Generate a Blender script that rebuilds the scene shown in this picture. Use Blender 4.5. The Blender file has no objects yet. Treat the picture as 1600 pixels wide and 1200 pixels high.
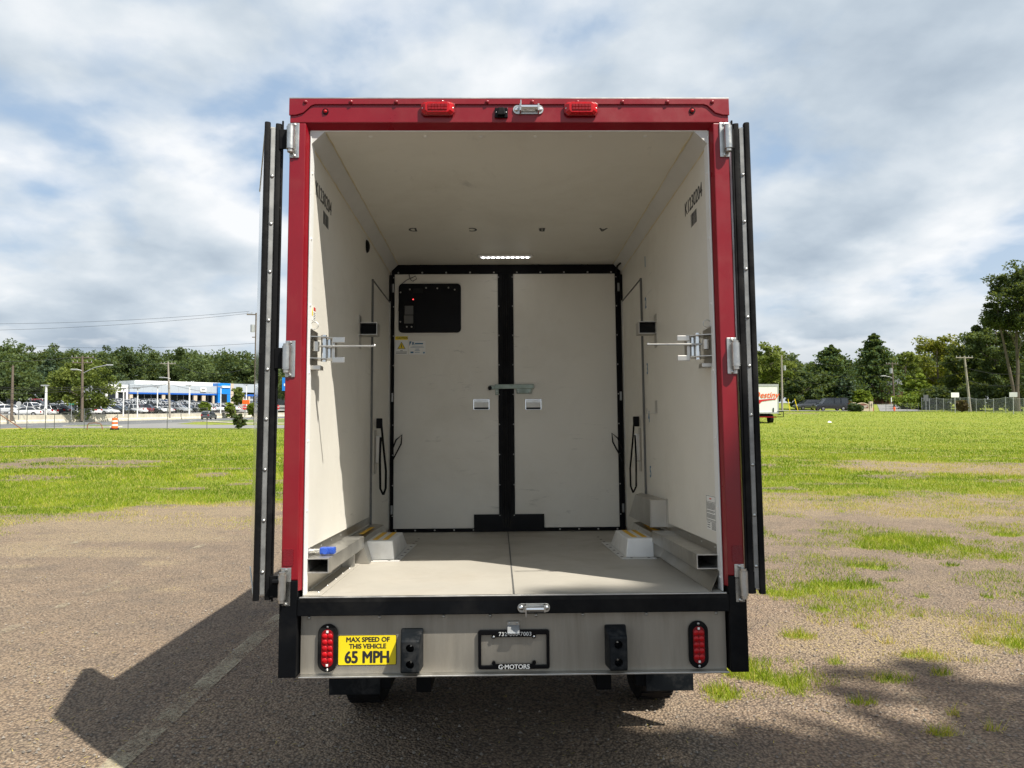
import bpy, bmesh, math, random
import numpy as np
from mathutils import Vector, Matrix, Euler

# ------------------------------------------------------------------ camera
sc = bpy.context.scene
col = sc.collection
F = 1150.0 / 1600.0            # focal length in image widths
CAMH = 1.9
PITCH = math.atan(41 / 1150.0)
cam_d = bpy.data.cameras.new('Camera')
cam_d.sensor_width = 36.0
cam_d.lens = 36.0 * F
cam_d.clip_start = 0.05
cam_d.clip_end = 3000
cam = bpy.data.objects.new('Camera', cam_d)
col.objects.link(cam)
cam.location = (0, 0, CAMH)
cam.rotation_euler = (math.pi / 2 + PITCH, 0, 0)
sc.camera = cam
sc.render.resolution_x, sc.render.resolution_y = 1024, 768

# ------------------------------------------------------------------ light
LIGHT = Vector((-0.537, 0.408, -1.0)).normalized()      # the way sunlight travels
SUN_EL = math.asin(-LIGHT.z)
SUN_AZ = math.atan2(-LIGHT.x, -LIGHT.y)
sd = bpy.data.lights.new('Sun', 'SUN')
sd.energy = 5.0
sd.angle = math.radians(0.53)
sd.color = (1.0, 0.95, 0.86)
sun = bpy.data.objects.new('Sun', sd)
col.objects.link(sun)
sun.rotation_euler = LIGHT.to_track_quat('-Z', 'Y').to_euler()
sun.location = (20, -15, 40)

w = bpy.data.worlds.new('World')
sc.world = w
w.use_nodes = True
nt = w.node_tree
nt.nodes.clear()
def N(nt, t, **kw):
    n = nt.nodes.new(t)
    for k, v in kw.items():
        if k.startswith('i_'):
            key = k[2:]
            key = int(key) if key.isdigit() else key.replace('_', ' ')
            n.inputs[key].default_value = v
        else:
            setattr(n, k, v)
    return n
def LK(nt, a, b): nt.links.new(a, b)
def MATH(nt, op, a, b=None, c=None, clamp=False):
    n = nt.nodes.new('ShaderNodeMath'); n.operation = op; n.use_clamp = clamp
    for i, s in enumerate((a, b, c)):
        if s is None: continue
        if isinstance(s, (int, float)): n.inputs[i].default_value = s
        else: nt.links.new(s, n.inputs[i])
    return n.outputs[0]
def RAMP(nt, fac, stops, interp='LINEAR'):
    n = nt.nodes.new('ShaderNodeValToRGB'); e = n.color_ramp.elements
    n.color_ramp.interpolation = interp
    while len(e) < len(stops): e.new(0.5)
    for i, (p, c) in enumerate(stops):
        e[i].position = p
        e[i].color = (c, c, c, 1) if isinstance(c, (int, float)) else (c[0], c[1], c[2], 1)
    if fac is not None: nt.links.new(fac, n.inputs[0])
    return n.outputs[0]
def MIX(nt, fac, a, b, blend='MIX'):
    n = nt.nodes.new('ShaderNodeMix'); n.data_type = 'RGBA'; n.blend_type = blend
    for s, sock in ((fac, n.inputs[0]), (a, n.inputs[6]), (b, n.inputs[7])):
        if isinstance(s, (int, float)): sock.default_value = s
        elif isinstance(s, tuple): sock.default_value = (s[0], s[1], s[2], 1)
        else: nt.links.new(s, sock)
    return n.outputs[2]
def NOISE(nt, vec, scale, detail=4, rough=.55, dist=0, dim='3D'):
    n = nt.nodes.new('ShaderNodeTexNoise'); n.noise_dimensions = dim
    n.inputs['Scale'].default_value = scale; n.inputs['Detail'].default_value = detail
    n.inputs['Roughness'].default_value = rough; n.inputs['Distortion'].default_value = dist
    if vec is not None: nt.links.new(vec, n.inputs['Vector'])
    return n.outputs['Fac']

sky = N(nt, 'ShaderNodeTexSky', sky_type='NISHITA', sun_disc=False)
sky.sun_elevation = SUN_EL
sky.sun_rotation = SUN_AZ
sky.air_density = 1.0; sky.dust_density = 1.6; sky.ozone_density = 1.0
tc = N(nt, 'ShaderNodeTexCoord')
sep = N(nt, 'ShaderNodeSeparateXYZ'); LK(nt, tc.outputs['Generated'], sep.inputs[0])
SX, SY = 2.8, 1.2
zz = MATH(nt, 'ADD', MATH(nt, 'MAXIMUM', sep.outputs[2], 0.0), 0.34)
cx = MATH(nt, 'DIVIDE', sep.outputs[0], zz); cy = MATH(nt, 'DIVIDE', sep.outputs[1], zz)
cmb = N(nt, 'ShaderNodeCombineXYZ'); LK(nt, cx, cmb.inputs[0]); LK(nt, cy, cmb.inputs[1])
def cloud_layer(loc):
    mp = N(nt, 'ShaderNodeMapping'); LK(nt, cmb.outputs[0], mp.inputs[0]); mp.inputs['Location'].default_value = loc
    P = mp.outputs[0]
    base = NOISE(nt, P, 0.95, 3, .5, .1)                 # where the cloud banks lie
    puff = NOISE(nt, P, 2.6, 9, .53, .1)                # their lumps
    bil = MATH(nt, 'ABSOLUTE', MATH(nt, 'SUBTRACT', NOISE(nt, P, 3.2, 4, .45), .5))
    return MATH(nt, 'ADD', MATH(nt, 'ADD', MATH(nt, 'MULTIPLY', base, 1.0), MATH(nt, 'MULTIPLY', puff, .62)), MATH(nt, 'MULTIPLY', bil, -.45)), puff
SKYLOC = (SX, SY, 0.0)
dens, puff = cloud_layer(SKYLOC)
dens_s, _ = cloud_layer((SX + .11, SY - .085, 0.0))         # the same clouds, a step towards the sun
lit = MATH(nt, 'MULTIPLY', MATH(nt, 'SUBTRACT', dens, dens_s), 2.0)
cover = RAMP(nt, dens, [(.655, .06), (.72, .58), (.79, .97)])
thick = RAMP(nt, dens, [(.72, 0), (.94, 1)])
lum = MATH(nt, 'ADD', MATH(nt, 'SUBTRACT', .70, MATH(nt, 'MULTIPLY', thick, .42)), MATH(nt, 'ADD', lit, MATH(nt, 'MULTIPLY', MATH(nt, 'SUBTRACT', puff, .5), .55)))
cloud = RAMP(nt, lum, [(.20, (3.35, 4.0, 4.75)), (.42, (4.5, 5.15, 5.8)), (.62, (5.9, 6.4, 6.85)), (.84, (7.7, 7.85, 8.0))])
# small heaped clouds low over the horizon
lowm = N(nt, 'ShaderNodeMapping'); LK(nt, tc.outputs['Generated'], lowm.inputs[0]); lowm.inputs['Scale'].default_value = (3.6, 3.6, 11); lowm.inputs['Location'].default_value = (2.3, .4, 1.1)
heap = NOISE(nt, lowm.outputs[0], 1.0, 8, .52, .1)
heapm = MATH(nt, 'MULTIPLY', RAMP(nt, heap, [(.50, 0), (.56, .9)]), RAMP(nt, sep.outputs[2], [(.03, .9), (.12, .75), (.20, 0)]))
bluesky = MIX(nt, .65, sky.outputs[0], (3.55, 4.95, 6.8))
hz = RAMP(nt, sep.outputs[2], [(.0, .75), (.22, .1), (.5, 0)])
bluesky = MIX(nt, hz, bluesky, (5.7, 6.3, 6.8))
skycol = MIX(nt, heapm, MIX(nt, cover, bluesky, cloud), RAMP(nt, heap, [(.50, (7.6, 7.7, 7.8)), (.58, (6.6, 6.9, 7.1)), (.70, (4.8, 5.3, 5.7))]))
bg = N(nt, 'ShaderNodeBackground'); bg.inputs['Strength'].default_value = 0.079
LK(nt, skycol, bg.inputs[0])
wo = N(nt, 'ShaderNodeOutputWorld'); LK(nt, bg.outputs[0], wo.inputs[0])

sc.view_settings.view_transform = 'Standard'
sc.view_settings.look = 'None'
sc.view_settings.exposure = 0.68
sc.view_settings.gamma = 1.0
sc.view_settings.use_curve_mapping = False
sc.render.engine = 'CYCLES'
sc.cycles.max_bounces = 8
sc.cycles.transparent_max_bounces = 16

# ------------------------------------------------------------------ helpers
rng = np.random.default_rng(7)
random.seed(11)

def tag(o, label=None, cat=None, group=None, kind=None):
    if label: o['label'] = label
    if cat: o['category'] = cat
    if group: o['group'] = group
    if kind: o['kind'] = kind
    return o

def empty(name, loc=(0, 0, 0), rz=0.0, label=None, cat=None, group=None):
    o = bpy.data.objects.new(name, None)
    o.empty_display_size = .2
    col.objects.link(o)
    o.location = loc
    o.rotation_euler = (0, 0, rz)
    return tag(o, label, cat, group)

def link(name, me, parent=None):
    o = bpy.data.objects.new(name, me)
    col.objects.link(o)
    o.parent = parent
    return o

def copy_tree(o, parent=None):
    c = o.copy(); col.objects.link(c); c.parent = parent
    for ch in list(o.children):
        copy_tree(ch, c)
    return c

class MB:
    def __init__(s): s.v = []; s.f = []
    def add(s, vs, fs):
        b = len(s.v); s.v += [tuple(p) for p in vs]; s.f += [[i + b for i in f] for f in fs]; return s
    def box(s, x0, x1, y0, y1, z0, z1):
        return s.add([(x0,y0,z0),(x1,y0,z0),(x1,y1,z0),(x0,y1,z0),(x0,y0,z1),(x1,y0,z1),(x1,y1,z1),(x0,y1,z1)],
                     [(0,3,2,1),(4,5,6,7),(0,1,5,4),(1,2,6,5),(2,3,7,6),(3,0,4,7)])
    def prism(s, pts, ax, a, b):
        n = len(pts)
        m = {'x': lambda p, t: (t, p[0], p[1]), 'y': lambda p, t: (p[0], t, p[1]), 'z': lambda p, t: (p[0], p[1], t)}[ax]
        vs = [m(p, a) for p in pts] + [m(p, b) for p in pts]
        return s.add(vs, [list(range(n))[::-1], list(range(n, 2*n))] + [(i, (i+1) % n, n + (i+1) % n, n + i) for i in range(n)])
    def ring(s, outer, inner, ax, a, b):
        n = len(outer)
        m = {'x': lambda p, t: (t, p[0], p[1]), 'y': lambda p, t: (p[0], t, p[1]), 'z': lambda p, t: (p[0], p[1], t)}[ax]
        vs = [m(p, a) for p in outer] + [m(p, a) for p in inner] + [m(p, b) for p in outer] + [m(p, b) for p in inner]
        fs = []
        for i in range(n):
            j = (i + 1) % n
            fs += [(i, j, n+j, n+i), (2*n+i, 3*n+i, 3*n+j, 2*n+j), (i, 2*n+i, 2*n+j, j), (n+i, n+j, 3*n+j, 3*n+i)]
        return s.add(vs, fs)
    def cyl(s, p0, p1, r0, r1=None, n=12, cap=True):
        r1 = r0 if r1 is None else r1
        p0, p1 = Vector(p0), Vector(p1); d = (p1 - p0).normalized()
        a = d.orthogonal().normalized(); b = d.cross(a)
        vs = []
        for p, r in ((p0, r0), (p1, r1)):
            for i in range(n):
                t = 2*math.pi*i/n; vs.append(p + (a*math.cos(t) + b*math.sin(t))*r)
        fs = [(i, (i+1) % n, n+(i+1) % n, n+i) for i in range(n)]
        if cap: fs += [list(range(n))[::-1], list(range(n, 2*n))]
        return s.add(vs, fs)
    def tube(s, path, r, n=6, cap=True):
        path = [Vector(p) for p in path]; k = len(path)
        rs = r if isinstance(r, (list, tuple)) else [r]*k
        vs = []; a = None
        for i, p in enumerate(path):
            d = (path[min(i+1, k-1)] - path[max(i-1, 0)]).normalized()
            if a is None: a = d.orthogonal().normalized()
            else:
                a = a - d*a.dot(d)
                a = a.normalized() if a.length > 1e-6 else d.orthogonal().normalized()
            b = d.cross(a)
            for j in range(n):
                t = 2*math.pi*j/n; vs.append(p + (a*math.cos(t) + b*math.sin(t))*rs[i])
        fs = [(i*n+j, i*n+(j+1) % n, (i+1)*n+(j+1) % n, (i+1)*n+j) for i in range(k-1) for j in range(n)]
        if cap: fs += [list(range(n))[::-1], list(range((k-1)*n, k*n))]
        return s.add(vs, fs)
    def dome(s, p, nrm, r, h=None, n=8):
        h = r*.6 if h is None else h
        p, d = Vector(p), Vector(nrm).normalized(); a = d.orthogonal().normalized(); b = d.cross(a)
        vs = []
        for k, (rr, hh) in enumerate(((1, 0), (.8, .6), (.35, .95))):
            for i in range(n):
                t = 2*math.pi*i/n; vs.append(p + (a*math.cos(t) + b*math.sin(t))*r*rr + d*h*hh)
        fs = [(k*n+i, k*n+(i+1) % n, (k+1)*n+(i+1) % n, (k+1)*n+i) for k in range(2) for i in range(n)]
        fs.append(list(range(2*n, 3*n)))
        return s.add(vs, fs)
    def quad(s, a, b, c, d): return s.add([a, b, c, d], [(0, 1, 2, 3)])
    def mesh(s, name, m=None, bevel=0, seg=2, smooth=False):
        me = bpy.data.meshes.new(name)
        bm = bmesh.new()
        vv = [bm.verts.new(p) for p in s.v]
        for f in s.f:
            try: bm.faces.new([vv[i] for i in f])
            except ValueError: pass
        bmesh.ops.recalc_face_normals(bm, faces=bm.faces)
        if bevel:
            es = [e for e in bm.edges if len(e.link_faces) == 2 and e.calc_face_angle(0) > .5]
            bmesh.ops.bevel(bm, geom=es, offset=bevel, segments=seg, affect='EDGES', profile=.6, clamp_overlap=True)
        bm.to_mesh(me); bm.free()
        if smooth:
            me.polygons.foreach_set('use_smooth', [True]*len(me.polygons))
            try: me.set_sharp_from_angle(angle=math.radians(38))
            except Exception: pass
        if m: me.materials.append(m)
        return me
    def build(s, name, m, parent=None, bevel=0, seg=2, smooth=False, kind=None, label=None):
        o = link(name, s.mesh(name, m, bevel, seg, smooth), parent)
        if kind: o['kind'] = kind
        if label: o['label'] = label
        return o

def fastmesh(name, V, k, m, tone=None):
    """V: (n*k,3) vertices, faces of k consecutive vertices each."""
    V = np.asarray(V, dtype=np.float32).reshape(-1, 3)
    nv = len(V); nf = nv // k
    me = bpy.data.meshes.new(name)
    me.vertices.add(nv); me.vertices.foreach_set('co', V.ravel())
    me.loops.add(nv); me.loops.foreach_set('vertex_index', np.arange(nv, dtype=np.int32))
    me.polygons.add(nf); me.polygons.foreach_set('loop_start', np.arange(nf, dtype=np.int32)*k)
    try: me.polygons.foreach_set('loop_total', np.full(nf, k, dtype=np.int32))
    except Exception: pass
    if tone is not None:
        a = me.attributes.new('tone', 'FLOAT', 'FACE'); a.data.foreach_set('value', np.asarray(tone, dtype=np.float32))
    me.update(calc_edges=True)
    if m: me.materials.append(m)
    return me

def rrect(x0, x1, z0, z1, r, n=4):
    pts = []
    for cx, cz, a0 in ((x1-r, z1-r, 0), (x0+r, z1-r, 90), (x0+r, z0+r, 180), (x1-r, z0+r, 270)):
        for i in range(n+1):
            a = math.radians(a0 + 90*i/n); pts.append((cx + r*math.cos(a), cz + r*math.sin(a)))
    return pts

def text(body, size, m, name, parent, mtx, bold=0.0, sx=1.0, ext=.0006, align='CENTER', shear=0, space=1.0):
    cu = bpy.data.curves.new(name, 'FONT')
    cu.body = body; cu.size = size; cu.align_x = align; cu.align_y = 'CENTER'
    cu.extrude = ext; cu.shear = shear; cu.space_character = space; cu.resolution_u = 3
    tmp = bpy.data.objects.new(name + '_t', cu)
    col.objects.link(tmp)
    bpy.context.view_layer.update()
    me = bpy.data.meshes.new_from_object(tmp.evaluated_get(bpy.context.evaluated_depsgraph_get()))
    bpy.data.objects.remove(tmp)
    if bold > 0:
        bm = bmesh.new()
        for i, (dx, dy) in enumerate(((0, 0), (1, .5), (-1, .5), (.7, -.7), (-.7, -.7), (0, 1))):
            m2 = me.copy(); m2.transform(Matrix.Translation((dx*bold, dy*bold*.6, -i*.00006))); bm.from_mesh(m2); bpy.data.meshes.remove(m2)
        bm.to_mesh(me); bm.free()
    me.transform(mtx @ Matrix.Diagonal((sx, 1, 1, 1)))
    me.materials.clear(); me.materials.append(m)
    me.name = name
    return link(name, me, parent)

def frame(o, x, y, z):
    return Matrix(((x[0], y[0], z[0], o[0]), (x[1], y[1], z[1], o[1]), (x[2], y[2], z[2], o[2]), (0, 0, 0, 1)))
def rearM(x, y, z): return frame((x, y, z), (1, 0, 0), (0, 0, 1), (0, -1, 0))
def leftM(x, y, z): return frame((x, y, z), (0, 1, 0), (0, 0, 1), (1, 0, 0))
def rightM(x, y, z): return frame((x, y, z), (0, -1, 0), (0, 0, 1), (-1, 0, 0))

# ------------------------------------------------------------------ materials
def mat(name, c, rough=.5, metal=0, var=.12, vs=6, bump=0, bs=80, spec=.5, dirt=None, dirt_amt=.5, dirt_s=2.5, stretch=None, coat=0, scuff=None):
    m = bpy.data.materials.new(name); m.use_nodes = True
    t = m.node_tree; b = t.nodes['Principled BSDF']
    tcn = t.nodes.new('ShaderNodeTexCoord'); vec = tcn.outputs['Object']
    if stretch:
        mpn = t.nodes.new('ShaderNodeMapping'); mpn.inputs['Scale'].default_value = stretch
        t.links.new(vec, mpn.inputs[0]); vec = mpn.outputs[0]
    n = NOISE(t, vec, vs, 5, .6)
    lo = tuple(max(0, x*(1-var)) for x in c); hi = tuple(min(1, x*(1+var)) for x in c)
    cc = RAMP(t, n, [(.3, lo), (.7, hi)])
    rr = RAMP(t, NOISE(t, vec, vs*1.7, 5, .65), [(.3, max(.02, rough-.08)), (.7, min(1, rough+.1))])
    if dirt:
        dn = RAMP(t, NOISE(t, vec, dirt_s, 8, .68, .3), [(.48, 0), (.72, dirt_amt)])
        cc = MIX(t, dn, cc, dirt)
        rr = MIX(t, dn, rr, (.85, .85, .85))
    if scuff:
        sm_ = t.nodes.new('ShaderNodeMapping'); sm_.inputs['Scale'].default_value = scuff; t.links.new(tcn.outputs['Object'], sm_.inputs[0])
        sn = RAMP(t, NOISE(t, sm_.outputs[0], 1.0, 7, .7, .6), [(.60, 0), (.68, .45)])
        sk_ = RAMP(t, NOISE(t, tcn.outputs['Object'], 1.7, 4, .6), [(.48, 0), (.62, 1)])
        cc = MIX(t, MATH(t, 'MULTIPLY', sn, sk_), cc, tuple(x*.45 for x in c))
    t.links.new(cc, b.inputs['Base Color']); t.links.new(rr, b.inputs['Roughness'])
    b.inputs['Metallic'].default_value = metal
    b.inputs['Specular IOR Level'].default_value = spec
    if coat: b.inputs['Coat Weight'].default_value = coat; b.inputs['Coat Roughness'].default_value = .08
    if bump:
        bn = t.nodes.new('ShaderNodeBump'); bn.inputs['Strength'].default_value = bump; bn.inputs['Distance'].default_value = .01
        t.links.new(NOISE(t, vec, bs, 4, .6), bn.inputs['Height']); t.links.new(bn.outputs[0], b.inputs['Normal'])
    return m

def emat(name, c, e):
    m = bpy.data.materials.new(name); m.use_nodes = True
    b = m.node_tree.nodes['Principled BSDF']
    n = m.node_tree.nodes.new('ShaderNodeTexNoise'); n.inputs['Scale'].default_value = 40
    r = RAMP(m.node_tree, n.outputs['Fac'], [(.2, tuple(x*.9 for x in c)), (.8, c)])
    m.node_tree.links.new(r, b.inputs['Base Color']); m.node_tree.links.new(r, b.inputs['Emission Color'])
    b.inputs['Emission Strength'].default_value = e
    return m

def leafmat(name, dark, light, trans=.35):
    m = bpy.data.materials.new(name); m.use_nodes = True
    t = m.node_tree; t.nodes.clear()
    at = t.nodes.new('ShaderNodeAttribute'); at.attribute_name = 'tone'
    c = RAMP(t, at.outputs['Fac'], [(0, dark), (1, light)])
    d = t.nodes.new('ShaderNodeBsdfDiffuse'); tr = t.nodes.new('ShaderNodeBsdfTranslucent')
    g = t.nodes.new('ShaderNodeBsdfGlossy'); g.inputs['Roughness'].default_value = .6
    t.links.new(c, d.inputs[0])
    t.links.new(MIX(t, .4, c, (.35, .4, .05)), tr.inputs[0])
    mx = t.nodes.new('ShaderNodeMixShader'); mx.inputs[0].default_value = trans
    t.links.new(d.outputs[0], mx.inputs[1]); t.links.new(tr.outputs[0], mx.inputs[2])
    m2 = t.nodes.new('ShaderNodeMixShader'); m2.inputs[0].default_value = .012
    t.links.new(mx.outputs[0], m2.inputs[1]); t.links.new(g.outputs[0], m2.inputs[2])
    o = t.nodes.new('ShaderNodeOutputMaterial'); t.links.new(m2.outputs[0], o.inputs[0])
    return m

DUST = (.33, .28, .21)
M = dict(
    red=mat('red_paint', (.20, .0025, .009), .33, var=.10, vs=3, bump=.04, bs=18, spec=.4, dirt=(.22, .035, .03), dirt_amt=.3, dirt_s=3.5, coat=.16),
    black=mat('black_paint', (.0035, .004, .005), .45, var=.3, bump=.05, bs=30, spec=.10, dirt=(.03, .028, .025), dirt_amt=.4),
    frp=mat('white_wall_panel', (.70, .675, .605), .40, var=.03, vs=1.2, bump=.09, bs=7, dirt=(.52, .485, .41), dirt_amt=.38, dirt_s=1.3, scuff=(5, 2.2, 24)),
    cove=mat('cove_strip_grey', (.56, .55, .52), .45, var=.04),
    seal=mat('yellowed_sealant', (.62, .53, .33), .5, var=.12, vs=30),
    floor=mat('deck_grey', (.385, .36, .31), .5, var=.05, vs=2, bump=.06, bs=120, dirt=(.28, .245, .195), dirt_amt=.5, dirt_s=1.9, scuff=(3, 16, 3)),
    alu=mat('aluminium', (.50, .49, .46), .42, metal=1, var=.14, vs=9, bump=.05, bs=60, dirt=(.4, .38, .34), dirt_amt=.35, dirt_s=9),
    steel=mat('stainless_steel', (.50, .48, .44), .33, metal=1, var=.06, vs=4, bump=.02, bs=40, dirt=(.40, .38, .34), dirt_amt=.15),
    apron=mat('brushed_steel_sheet', (.33, .305, .26), .5, metal=.7, var=.07, vs=2, bump=.03, bs=90, stretch=(9, 1, 1), dirt=(.20, .17, .13), dirt_amt=.45, dirt_s=.7),
    zinc=mat('zinc_plated', (.50, .50, .48), .36, metal=1, var=.15, vs=25, bump=.05, bs=60),
    chrome=mat('bright_metal', (.75, .76, .76), .14, metal=1, var=.06),
    rubber=mat('black_rubber', (.004, .004, .0045), .55, var=.25, spec=.12, bump=.1, bs=60, dirt=(.05, .048, .044), dirt_amt=.5),
    bumper=mat('moulded_rubber', (.007, .009, .011), .5, var=.2, spec=.16, bump=.06, bs=90, dirt=(.07, .068, .065), dirt_amt=.5, dirt_s=14),
    plastic=mat('black_plastic', (.003, .003, .004), .4, var=.3, spec=.15),
    frameblk=mat('bulkhead_black', (.0022, .0022, .0032), .55, var=.3, spec=.15, bump=.08, bs=200),
    white=mat('white_plastic', (.72, .72, .70), .35, var=.03, dirt=(.45, .43, .38), dirt_amt=.35, dirt_s=8),
    paper=mat('sticker_white', (.78, .78, .75), .5, var=.02),
    ink=mat('black_ink', (.02, .02, .022), .5, var=.2),
    yellow=mat('sign_yellow', (.80, .62, .012), .4, var=.03, bump=.02),
    stripe=mat('stripe_yellow', (.78, .46, .03), .6, var=.1, dirt=(.4, .3, .12), dirt_amt=.4, dirt_s=20),
    redlens=mat('red_lens', (.42, .003, .007), .3, var=.2, vs=40, spec=.3, coat=.15),
    redlens2=mat('red_lens_dark', (.20, .002, .005), .35, var=.25, vs=60, spec=.3, coat=.1),
    reflect=mat('reflector_red', (.16, .004, .010), .25, var=.2, vs=160, bump=.2, bs=400),
    blue=mat('blue_plastic', (.02, .07, .36), .4, var=.15),
    bluemark=mat('teal_print', (.01, .12, .25), .5, var=.1),
    redprint=mat('red_print', (.55, .05, .03), .5, var=.1),
    led=emat('led_diffuser', (.8, .8, .8), .55),
    ledp=emat('led_point', (1, 1, 1), 14),
    redled=emat('red_led', (1, .05, .06), 3),
    dark=mat('dark_recess', (.006, .006, .006), .8, var=.3),
    webbing=mat('black_webbing', (.015, .015, .017), .7, var=.3, bump=.3, bs=300),
    grey=mat('grey_plastic', (.10, .10, .095), .5, var=.15),
    greenmetal=mat('passivated_latch', (.22, .26, .22), .4, metal=.7, var=.2, vs=20),
    rust=mat('rusty_steel', (.20, .09, .045), .8, var=.4, vs=25, bump=.3, bs=120),
    strip=mat('seal_retainer', (.26, .26, .25), .5, metal=.8, var=.25, vs=14),
    galv=mat('galvanised', (.45, .46, .46), .5, metal=.6, var=.15),
    conc=mat('concrete', (.58, .53, .42), .85, var=.15, vs=1.2, bump=.2, bs=30, dirt=(.30, .27, .22), dirt_amt=.5, dirt_s=.6),
    wood=mat('pole_wood', (.13, .10, .075), .85, var=.35, vs=5, bump=.4, bs=30, stretch=(6, 6, .6)),
    woodg=mat('pole_wood_grey', (.30, .27, .23), .85, var=.3, vs=5, bump=.4, bs=30, stretch=(6, 6, .6)),
    bark=mat('bark', (.10, .08, .062), .9, var=.4, vs=8, bump=.6, bs=14, stretch=(3, 3, .8)),
    wire=mat('wire_black', (.02, .02, .02), .6),
    asphalt=mat('road_asphalt', (.115, .118, .122), .85, var=.12, vs=.35, bump=.2, bs=40),
    asphalt2=mat('side_asphalt', (.20, .195, .185), .88, var=.12, vs=.3, bump=.2, bs=40),
    lane=mat('lane_paint', (.72, .72, .68), .6, var=.15, vs=2),
    yline=mat('lane_yellow', (.62, .47, .10), .6, var=.15, vs=2),
    orange=mat('orange_plastic', (.80, .12, .012), .45, var=.1),
    wpaint=mat('white_paint', (.76, .76, .74), .45, var=.04, dirt=(.5, .48, .44), dirt_amt=.3),
    bgrey=mat('cladding_grey', (.38, .42, .46), .5, var=.04),
    beige=mat('stone_beige', (.50, .42, .32), .8, var=.1, bump=.2),
    bblue=mat('fascia_blue', (.01, .20, .62), .35, var=.06),
    bblue2=mat('stripe_blue', (.015, .10, .42), .4, var=.06),
    glass=mat('dark_glass', (.02, .024, .03), .06, var=.2, spec=.8),
    brick=mat('red_brick', (.16, .07, .055), .85, var=.2, bump=.3, bs=20),
    tyre=mat('tyre', (.008, .008, .009), .85, var=.3, spec=.2, bump=.2, bs=50, dirt=(.03, .027, .024), dirt_amt=.4),
    rim=mat('alloy_rim', (.45, .45, .46), .3, metal=.9, var=.1),
    headl=mat('headlamp', (.7, .7, .72), .1, var=.1, spec=.9),
    signgreen=mat('street_sign_green', (.02, .20, .12), .4, var=.1),
    stopred=mat('stop_red', (.55, .02, .025), .4, var=.06),
    signback=mat('sign_back', (.55, .56, .56), .45, metal=.4, var=.08),
    signdark=mat('sign_dark', (.10, .105, .11), .5, var=.1),
)

# ground shape -------------------------------------------------------------
def ss(a, b, t):
    t = np.clip((np.asarray(t, dtype=float) - a) / (b - a), 0, 1); return t*t*(3-2*t)
ROADX = -69.0
def lot_z(x, y):
    return .7 + .05*np.clip(-x + ROADX, 0, 90) + .0085*np.clip(y - 110, 0, 220)
def gh(x, y):
    x = np.asarray(x, dtype=float); y = np.asarray(y, dtype=float)
    r = (1.72*ss(35, 112, y) + 1.9*ss(112, 175, y)) * ss(-10, 25, x)
    l = (lot_z(x, y) - .25) * ss(-70.2, -72.5, x) * ss(60, 90, y)
    return r + l
def ray(px, py):
    u = (px - 800) / 1150.; v = (600 - py) / 1150.; c, s = math.cos(PITCH), math.sin(PITCH)
    return Vector((u, c - v*s, s + v*c))
def on_ground(px, d):
    """a point standing on the ground d metres ahead, in the direction of picture column px"""
    x = (px - 800) / 1150. * d
    return Vector((x, d, float(gh(x, d))))
def at(px, py, d):
    r = ray(px, py); return Vector((0, 0, CAMH)) + r * (d / r.y)
def height_to(py, d, z0):
    return at(800, py, d).z - z0
# ------------------------------------------------------------------ ground
def vnoise(x, y, seed=0):
    xi = np.floor(x).astype(int); yi = np.floor(y).astype(int); fx = x-xi; fy = y-yi
    def h(a, b):
        n = (a*374761393 + b*668265263 + seed*1442695) & 0xffffffff
        n = ((n ^ (n >> 13)) * 1274126177) & 0xffffffff
        return ((n ^ (n >> 16)) & 0xffff) / 65535.
    u = fx*fx*(3-2*fx); v = fy*fy*(3-2*fy)
    return (h(xi, yi)*(1-u) + h(xi+1, yi)*u)*(1-v) + (h(xi, yi+1)*(1-u) + h(xi+1, yi+1)*u)*v
def fbm(x, y, seed=0, o=4):
    s = 0; a = .5; t = 0
    for i in range(o):
        s = s + a*vnoise(x*2**i, y*2**i, seed+i*17); t += a; a *= .55
    return s/t
def pxd(py): return 1150*CAMH/(py-641.)
def ell(x, y, px, py, rx, ry):
    d = pxd(py); cx_ = (px-800)/1150.*d; ryw = abs(pxd(py-ry)-pxd(py+ry))/2; rxw = rx/1150.*d
    q = np.sqrt(((x-cx_)/rxw)**2 + ((y-d)/ryw)**2)
    return np.clip(1.35 - q, 0, 1)
BARE = [(5,726,30,6),(85,718,52,3),(175,721.5,75,2.6),(100,729,85,2.6),(210,729,45,1.6),(30,697,30,1.3),(120,697,42,1.5),(200,697,30,1.0),
        (330,742,30,3),(1475,731,150,8),(1590,737,60,7),(1390,724,50,3),(1560,726,60,4),(1250,664,22,.5)]
TUFT = [(1410,845,125,20),(1500,855,50,12),(1362,883,42,9),(1285,914,88,18),(1225,925,40,10),(1178,1045,85,32),(1120,1075,40,14),(1430,1020,60,9),
        (1390,1055,42,7),(1585,1003,30,13),(1455,1138,33,6),(1340,1092,28,5),(1480,1110,10,3),(1390,905,20,4),(1497,908,9,3),(1535,930,14,4),(1380,1000,15,4),
        (1250,990,30,6),(1460,1048,22,5),(1300,1030,20,8),(1560,870,25,5),(1570,835,25,5),(1430,960,14,4),(1340,975,16,4),(1520,1000,12,3),(1280,950,14,3),(1540,1133,16,3),(1435,930,12,2.5),(1480,880,18,4)]
STRAW = [(192,918,14,4),(270,919,22,2.5),(60,850,60,7),(30,883,35,4),(250,878,35,4),(210,866,20,3),(20,855,40,4),(110,836,60,4),(330,812,90,5),(1330,1050,50,12),(1260,1000,60,20),(1450,975,120,25),(1450,800,160,14),(1240,790,80,14),(1475,731,165,10),(1590,738,70,9),(1390,724,60,5),(200,815,260,12),(250,836,190,8),(120,862,150,8),(1350,1000,160,40)]
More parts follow.
